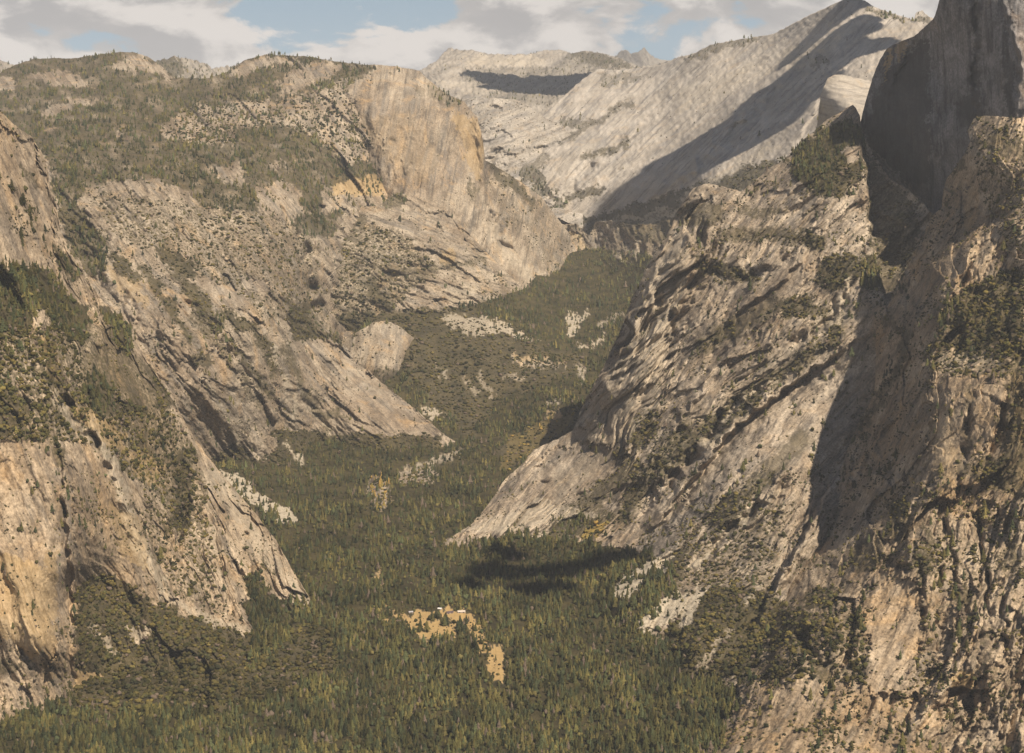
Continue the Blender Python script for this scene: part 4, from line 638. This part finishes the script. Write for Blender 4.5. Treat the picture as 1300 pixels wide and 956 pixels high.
def cloud(px, py, D, dist, w, l, ang, seed):
    """one cumulus high over the canyon whose shadow falls round the given spot; w and l are its half sizes in metres"""
    r = np.random.default_rng(seed); p0 = unproject(np.array([float(px)]), np.array([float(py)]), np.array([D * 1000.0]))[0] + SUN * dist
    V = []; F = []; o = 0; n = 26
    for i in range(n):
        v, f = ico(3, seed * 50 + i, 0.03, 0.5); a = r.uniform(0, 6.28); q = math.sqrt(r.uniform(0, 1)) * 0.8; s = r.uniform(0.45, 0.8) * (1.15 - 0.6 * q)
        c = np.array([q * math.cos(a) * l, q * math.sin(a) * w, r.uniform(-.04, .1) * w]); R = min(w, l) * s
        vv = v * 2 * R * np.array([1 + 0.5 * (l > w * 1.5), 1, 0.6]); nn = fbm(vv[:, 0] / 160 + i, vv[:, 1] / 160 + vv[:, 2] / 130, 3, seed); vv = vv * (1 + 0.22 * nn[:, None]) + c
        vv[:, 2] = np.maximum(vv[:, 2], 0); V.append(vv); F.append(f + o); o += len(vv)
    V = np.vstack(V); F = np.vstack(F); ca, sa = math.cos(R_(ang)), math.sin(R_(ang))
    V = np.stack([V[:, 0] * ca - V[:, 1] * sa, V[:, 0] * sa + V[:, 1] * ca, V[:, 2]], -1) + p0
    ob = make_mesh('cloud', V, F.ravel(), 3, CLOUD_MAT, True); tag(ob, kind='structure', label='heaped white cumulus cloud over the canyon'); return ob
cloud(770, 712, 3.8, 4000, 62, 80, 12, 3)  # unseen clouds, placed and sized to lay the shadow patch on the valley
cloud(715, 718, 3.76, 4050, 70, 60, 12, 23)
cloud(640, 722, 3.76, 4000, 85, 62, 30, 13)
cloud(690, 744, 3.62, 3950, 48, 75, 0, 14)
cloud(648, 700, 3.92, 3900, 55, 48, 0, 15)
cloud(600, 740, 3.65, 3900, 34, 40, 0, 24)
cloud(910, 180, 7.8, 3400, 330, 420, 120, 4)
cloud(850, 225, 7.9, 3350, 130, 200, 60, 29)
cloud(1000, 105, 8.0, 3400, 260, 420, 60, 5)
cloud(1060, 60, 8.3, 3300, 150, 330, 60, 10)
cloud(1070, 20, 8.7, 3000, 120, 300, 60, 8)
cloud(880, 215, 7.7, 3300, 130, 160, 30, 19)
cloud(1090, 75, 8.0, 3300, 160, 200, 30, 20)
cloud(690, 104, 13.0, 3500, 1000, 560, 0, 6)
# ------------------------------------------------------------------ plants
def conifer(tiers, k, seed, w=0.17, bare=0.12):
    """unit height: drooping whorls of boughs, each a ragged star that narrows to a tip"""
    r = np.random.default_rng(seed); V = []; F = []
    for t in range(tiers):
        q = t / tiers; z0 = bare + (1 - bare) * q * 0.96; zt = min(1.0, z0 + (1 - bare) * (1.9 / tiers) * (1.0 - 0.2 * q))
        rad = w * (1 - q) ** 0.75 * r.uniform(0.75, 1.2) + 0.015
        b = len(V); V.append((r.uniform(-.01, .01), r.uniform(-.01, .01), zt))
        n = 2 * k; a0 = r.uniform(0, 6.28)
        for j in range(n):
            rr = rad * (r.uniform(0.8, 1.25) if j % 2 == 0 else r.uniform(0.35, 0.6)); a = a0 + 6.28318 * j / n
            V.append((rr * math.cos(a), rr * math.sin(a), z0 + (0 if j % 2 == 0 else 0.03) + r.uniform(-.02, .02)))
        for j in range(n): F.append((b, b + 1 + j, b + 1 + (j + 1) % n))
    return np.array(V), np.array(F)
def clump(nb, sub, seed):
    """a rounded broadleaf crown: several lumps of leaves round a centre"""
    r = np.random.default_rng(seed); V = []; F = []; o = 0
    for i in range(nb):
        v, f = ico(sub, seed * 31 + i, 0.28); s = r.uniform(0.35, 0.62)
        c = np.array([r.uniform(-.3, .3), r.uniform(-.3, .3), r.uniform(0.05, 0.55)])
        if i == 0: s, c = 0.75, np.array([0, 0, 0.1])
        V.append(v * s + c); F.append(f + o); o += len(v)
    return np.vstack(V), np.vstack(F)
GREENS = np.array([1.02, 1.03, 1.05]) * np.array([[0.070, 0.070, 0.027], [0.084, 0.080, 0.030], [0.055, 0.062, 0.030], [0.104, 0.092, 0.034], [0.066, 0.076, 0.036], [0.12, 0.102, 0.038]])
BRUSHC = 1.1 * np.array([[0.074, 0.066, 0.024], [0.060, 0.058, 0.022], [0.090, 0.074, 0.026], [0.050, 0.050, 0.024], [0.105, 0.086, 0.030]])
YELLOW = np.array([[0.25, 0.19, 0.05], [0.20, 0.16, 0.05], [0.30, 0.20, 0.06]])
SNAG = np.array([0.13, 0.10, 0.075])

def sample(L, ch, per_m2, cap_px, talus=False):
    """points on a layer, by ground area and the plant density painted on it, no denser in the picture than cap_px"""
    P = L['P']; d = L['dens'][..., ch][:-1, :-1]
    e1 = P[1:, :-1] - P[:-1, :-1]; e2 = P[:-1, 1:] - P[:-1, :-1]
    ar = np.abs(e1[..., 0] * e2[..., 1] - e1[..., 1] * e2[..., 0]) * 0.5 + 0.5 * np.linalg.norm(np.cross(e1, e2), axis=-1)
    pxa = np.abs((L['px'][1:, :-1] - L['px'][:-1, :-1]) * (L['py'][:-1, 1:] - L['py'][:-1, :-1]) - (L['px'][:-1, 1:] - L['px'][:-1, :-1]) * (L['py'][1:, :-1] - L['py'][:-1, :-1]))
    lam = np.minimum(d * ar * per_m2, d * pxa * cap_px)
    vis = (L['px'][:-1, :-1] > -25) & (L['px'][:-1, :-1] < 1325) & (L['py'][:-1, :-1] < 990)
    lam = np.where(vis, lam, 0)
    if ch == 0: lam = lam * np.clip(1.0 + 0.8 * fbm(P[:-1, :-1, 0] / 130, P[:-1, :-1, 1] / 200, 4, 57), 0.6, 1.6) * np.clip(1.1 + 1.5 * fbm(P[:-1, :-1, 0] / 34, P[:-1, :-1, 1] / 60, 3, 58), 0.3, 1.5)
    if ch == 1: lam = lam * np.where(d < 0.7, np.clip(0.6 + 2.4 * fbm(P[:-1, :-1, 0] / 90, P[:-1, :-1, 2] / 60 + P[:-1, :-1, 1] / 140, 4, 55) + 1.3 * L['crk'][:-1, :-1], 0.04, 4.0), 1.0)
    if ch == 0 and not talus: lam = np.where(d < 0.3, lam * np.clip(0.5 + 3.0 * L['crk'][:-1, :-1], 0.1, 5), lam)
    n = rng.poisson(lam); i, j = np.nonzero(n); rep = n[i, j]; i = np.repeat(i, rep); j = np.repeat(j, rep)
    u = rng.random(len(i))[:, None]; v = rng.random(len(i))[:, None]
    pt = P[i, j] + u * e1[i, j] + v * e2[i, j]
    return pt, L['yel'][i, j], d[i, j], L['px'][i, j], L['py'][i, j]
def merge(name, variants, pts, sx_, sz_, cols, mat, label, cat, kind, group=None):
    n = len(pts)
    if n == 0: return None
    pick = rng.integers(0, len(variants), n); VV = []; FF = []; CC = []; off = 0
    ang = rng.random(n) * 6.28318
    for k, (v, f) in enumerate(variants):
        m = np.nonzero(pick == k)[0]
        if len(m) == 0: continue
        c, s = np.cos(ang[m])[:, None], np.sin(ang[m])[:, None]
        x = (v[:, 0] * c - v[:, 1] * s) * sx_[m][:, None]; y = (v[:, 0] * s + v[:, 1] * c) * sx_[m][:, None]; z = v[None, :, 2] * sz_[m][:, None]
        q = np.stack([x, y, z], -1) + pts[m][:, None, :]
        VV.append(q.reshape(-1, 3)); FF.append((f[None] + (np.arange(len(m)) * len(v))[:, None, None]).reshape(-1) + off); off += len(m) * len(v)
        CC.append(np.repeat(cols[m], len(v), 0))
    o = make_mesh(name, np.vstack(VV), np.concatenate(FF), 3, mat)
    color_attr(o.data, 'tint', np.vstack(CC)); tag(o, label, cat, group, kind); return o

def ground(px, py, names=('valley_floor',)):
    best = None
    for L in LAYERS.values():
        if L['name'] in names:
            d = (L['px'] - px) ** 2 + (L['py'] - py) ** 2; k = np.unravel_index(np.argmin(d), d.shape)
            if best is None or d[k] < best[0]: best = (d[k], L['P'][k])
    return best[1].copy()
SHEDS = [(571, 779, 15, 6.5, 3.4, 24, 'long dark-roofed barn beside the dry meadow clearing', (0.10, 0.075, 0.08), (0.30, 0.26, 0.22)),
         (559, 774, 8, 5, 3.0, -10, 'small white-roofed shed at the upper corner of the clearing', (0.62, 0.60, 0.58), (0.42, 0.38, 0.33)),
         (521, 779, 9, 5, 3.0, 15, 'grey-roofed cabin at the left end of the clearing', (0.33, 0.32, 0.33), (0.34, 0.28, 0.22)),
         (585, 778, 16, 6, 3.2, 8, 'long pale-roofed stable among trees above the clearing', (0.50, 0.44, 0.38), (0.36, 0.31, 0.26))]
SPOTS = [ground(a[0], a[1]) for a in SHEDS]
def keep_clear(pt, r=13.0):
    ok = np.ones(len(pt), bool)
    for g in SPOTS: ok &= ~((np.abs(pt[:, 0] - g[0]) < r) & (pt[:, 1] - g[1] < 10) & (pt[:, 1] - g[1] > -62))
    return ok
TREES = []; BUSH = []
for k, L in LAYERS.items():
    pt, ye, dn, x, y = sample(L, 0, 1 / 27.0, 0.11)
    if len(pt): TREES.append(np.hstack([pt, ye[:, None], x[:, None], y[:, None]]))
    pt, ye, dn, x, y = sample(L, 1, 1 / 42.0, 0.085)
    if len(pt): BUSH.append(np.hstack([pt, ye[:, None], x[:, None], y[:, None], dn[:, None]]))
T = np.vstack(TREES); B = np.vstack(BUSH); T = T[keep_clear(T)]; B = B[keep_clear(B, 8.0)]
print('TREES', len(T), 'BUSHES', len(B), 'VERTS', sum(len(o.data.vertices) for o in SC.objects if o.type == 'MESH'))
def colours(n, pal, ye, snag=0.03, at=None):
    c = pal[rng.integers(0, len(pal), n)] * rng.uniform(0.45, 1.1, (n, 1)) * rng.uniform(0.75, 1.1, (n, 1))
    g = np.clip(0.5 + 0.9 * fbm(at[:, 0] / 120, at[:, 1] / 190, 4, 15), 0, 1)[:, None]           # stands of paler and darker trees
    c = c * (0.75 + 0.6 * g) * (1 + (g - 0.4) * np.array([0.2, 0.14, 0.0]))
    yc = YELLOW[rng.integers(0, 3, n)]; m = rng.random(n) < ye * 0.8; c[m] = yc[m]
    m = rng.random(n) < snag; c[m] = SNAG
    return c
hgt = (8 + 18 * rng.beta(1.5, 2.2, len(T))) * np.clip(1 + 0.5 * fbm(T[:, 0] / 90, T[:, 1] / 140, 3, 66), 0.6, 1.4) * np.where(T[:, 1] > 5500, 1.05, 1.0)
near = T[:, 1] < 4300; mid = (~near) & (T[:, 1] < 6200); far = T[:, 1] >= 6200
def squash(vf): return vf[0] * np.array([0.36, 0.36, 0.62]), vf[1]
order = np.argsort(-(hgt / T[:, 1]) * ((T[:, 5] < 950) & (T[:, 4] > 5) & (T[:, 4] < 1295)))
single = np.zeros(len(T), bool)
near_i = near & ~single
VN = [conifer(7, 5, s, rng.uniform(0.13, 0.2)) for s in range(6)] + [squash(clump(4, 1, 70 + s)) for s in range(3)]; VM = [conifer(5, 3, 20 + s, 0.17) for s in range(5)] + [squash(clump(2, 1, 80 + s)) for s in range(2)]; VF = [conifer(3, 2, 40 + s, 0.19) for s in range(5)]
def wid(h): return h * rng.uniform(1.1, 1.9, len(h))
C = colours(len(T), GREENS, T[:, 3], at=T)
SINGLE_N = 300
vis_idx = order[:SINGLE_N]; single[vis_idx] = True
singles = vis_idx
for m, vs, nm, lb in ((near & ~single, VN, 'near_forest', 'dense olive green conifer forest on the near valley floor'), (mid & ~single, VM, 'middle_forest', 'conifer forest in the middle of the valley'), (far & ~single, VF, 'far_forest', 'dark far conifer forest over the plateau and upper canyon')):
    merge(nm, vs, T[m, :3] - [0, 0, 1.0], wid(hgt[m]), hgt[m], C[m], LEAF, lb, 'forest', 'stuff')
bh = (1.6 + 5.5 * rng.beta(1.1, 3.0, len(B))) * (0.8 + 0.9 * np.clip((B[:, 6] - 0.4) / 0.4, 0, 1)) * np.where(B[:, 1] > 5500, 1.25, 1.0)
CB = colours(len(B), BRUSHC, B[:, 3], 0.05, at=B)
nb_ = (B[:, 1] < 4300) & (B[:, 6] > 0.79)
merge('oak_scrub', [clump(5, 1, s) for s in range(5)], B[nb_, :3] - [0, 0, 0.8], bh[nb_] * 1.5, bh[nb_] * 1.25, CB[nb_], LEAF, 'rounded olive oak scrub on the near slopes', 'scrub', 'stuff')
merge('scrub', [ico(1, s, 0.3, 0.9) for s in range(6)], B[~nb_, :3] - [0, 0, 0.6], bh[~nb_] * 1.4, bh[~nb_] * 1.1, CB[~nb_], LEAF, 'low dark scrub dotting the granite slopes', 'scrub', 'stuff')

# pale boulders and blocks lying on the talus
BO = []
for k, L in LAYERS.items():
    L['dens'][..., 0] = L['tal'] ** 1.5
    pt, ye, dn, x, y = sample(L, 0, 1 / 60.0, 0.10, True)
    if len(pt): BO.append(pt)
BO = np.vstack(BO); n = len(BO); print('BOULDERS', n)
def stone_mat():
    m, nt, b = new_mat('boulder'); at = N(nt, 'ShaderNodeAttribute', attribute_name='tint'); nt.links.new(at.outputs['Color'], b.inputs['Base Color']); return m
bs = (0.9 + 4.8 * rng.beta(1.0, 5.0, n)) * np.where(BO[:, 1] > 6000, 1.7, 1.0)
merge('boulders', [ico(1, 300 + k, 0.28, 0.7) for k in range(5)], BO - [0, 0, 0.5], bs * rng.uniform(0.8, 1.5, n), bs, np.array([[0.31, 0.265, 0.20]]) * rng.uniform(0.6, 1.3, (n, 1)), stone_mat(), 'pale granite boulders strewn over the talus fans', 'boulders', 'stuff')

# ------------------------------------------------------------------ the nearest conifers, each one its own tree
def plain_mat(name, col, sc=1.5):
    m, nt, b = new_mat(name); geo = N(nt, 'ShaderNodeTexCoord').outputs['Object']
    nt.links.new(mixc(nt, 1.0, col, mixc(nt, noise(nt, geo, sc, 3, 0.6), (0.65, 0.65, 0.65), (1.35, 1.35, 1.35)), 'MULTIPLY'), b.inputs['Base Color']); return m
BARK = plain_mat('bark', (0.11, 0.075, 0.05))
CROWNS = []; TRUNKS = []
for k in range(12):
    v, f = conifer(10, 7, 500 + k, rng.uniform(0.16, 0.25), 0.1)
    o = make_mesh('crown', v * [1.35, 1.35, 1.0], f.ravel(), 3, LEAF); c = colours(1, GREENS, np.zeros(1), 0.0, at=np.array([[k * 130.0, k * 77.0]]))[0]
    jit = np.random.default_rng(k).uniform(0.8, 1.25, (len(v), 1)); color_attr(o.data, 'tint', c[None] * jit); CROWNS.append(o)
for k in range(3):
    bm = bmesh.new(); bmesh.ops.create_cone(bm, segments=7, radius1=0.018, radius2=0.003, depth=0.95, cap_ends=True)
    for v in bm.verts: v.co.z += 0.445; v.co.x += 0.008 * math.sin(v.co.z * 5 + k)
    me = bpy.data.meshes.new('trunk'); bm.to_mesh(me); bm.free(); me.materials.append(BARK); o = bpy.data.objects.new('trunk', me); SC.collection.objects.link(o); TRUNKS.append(o)
ZONES = {'left': ('dark conifer growing on the brushy ledges of the near left cliff', 'conifers on the near left cliff'),
         'right': ('lone conifer rooted on the ledges of the near right buttress', 'conifers on the near right buttress'),
         'floor': ('narrow olive green conifer in the nearest rows of the valley floor forest', 'nearest conifers of the valley floor forest')}
used_c = set(); used_t = set()
for n_, i in enumerate(singles):
    zx, zy = T[i, 4], T[i, 5]; zone = 'left' if (zx < 200 and zy < 700) else 'right' if (zx > 900 and zy < 700) or zx > 980 else 'floor'
    r = bpy.data.objects.new('pine_tree', None); SC.collection.objects.link(r); h = float(hgt[i])
    r.location = (float(T[i, 0]), float(T[i, 1]), float(T[i, 2]) - 0.8); r.rotation_euler = (0, 0, random.uniform(0, 6.28)); r.scale = (h, h, h)
    tag(r, ZONES[zone][0], 'conifer', ZONES[zone][1])
    kc, kt = n_ % 12, n_ % 3
    c = CROWNS[kc] if kc not in used_c else CROWNS[kc].copy(); t = TRUNKS[kt] if kt not in used_t else TRUNKS[kt].copy()
    if kc in used_c: SC.collection.objects.link(c)
    if kt in used_t: SC.collection.objects.link(t)
    used_c.add(kc); used_t.add(kt); c.parent = r; t.parent = r
print('ZONES', sum(1 for i in singles if T[i,4] < 200), sum(1 for i in singles if T[i,4] > 980))

# ------------------------------------------------------------------ the few buildings by the clearing
def bm_obj(name, bm, mat, parent):
    me = bpy.data.meshes.new(name); bm.to_mesh(me); bm.free(); me.materials.append(mat); o = bpy.data.objects.new(name, me); SC.collection.objects.link(o); o.parent = parent; return o
for (px_, py_, ln, wd, ht, rz, lb, rc, wc), g in zip(SHEDS, SPOTS):
    r = bpy.data.objects.new('barn' if ln > 12 else 'shed', None); SC.collection.objects.link(r); r.location = Vector(g) - Vector((0, 0, 0.4)); r.rotation_euler = (0, 0, R_(rz)); tag(r, lb, 'barn' if ln > 12 else 'shed', None)
    wm = plain_mat('boards', wc, 2.0); rm = plain_mat('roofing', rc, 2.0); dm = plain_mat('door', (0.08, 0.06, 0.05), 2.0)
    ridge = ht + wd * 0.32
    bm = bmesh.new(); L2, W2 = ln / 2, wd / 2
    prof = [(-W2, 0), (W2, 0), (W2, ht), (0, ridge), (-W2, ht)]
    a = [bm.verts.new((-L2, y, z)) for y, z in prof]; b = [bm.verts.new((L2, y, z)) for y, z in prof]
    bm.faces.new(a[::-1]); bm.faces.new(b)
    for k in range(5): bm.faces.new((a[k], a[(k + 1) % 5], b[(k + 1) % 5], b[k]))
    bm_obj('wall', bm, wm, r)
    bm = bmesh.new()
    for sgn in (-1, 1):
        q = [(-L2 - .6, sgn * (W2 + .7), ht - .35), (L2 + .6, sgn * (W2 + .7), ht - .35), (L2 + .6, 0, ridge + .12), (-L2 - .6, 0, ridge + .12)]
        lo = [bm.verts.new(p) for p in q]; hi = [bm.verts.new((x, y, z + .22)) for x, y, z in q]
        bm.faces.new(lo); bm.faces.new(hi[::-1])
        for k in range(4): bm.faces.new((lo[k], lo[(k + 1) % 4], hi[(k + 1) % 4], hi[k]))
    bmesh.ops.recalc_face_normals(bm, faces=bm.faces); bm_obj('roof', bm, rm, r)
    for dx in ((-L2 * 0.5, L2 * 0.5) if ln > 12 else (0.0,)):
        bm = bmesh.new(); bmesh.ops.create_cube(bm, size=1.0)
        for v in bm.verts: v.co = Vector((v.co.x * 2.4 + dx, v.co.y * 0.12 - W2 - 0.07, v.co.z * 2.4 + 1.2))
        bm_obj('door', bm, dm, r)
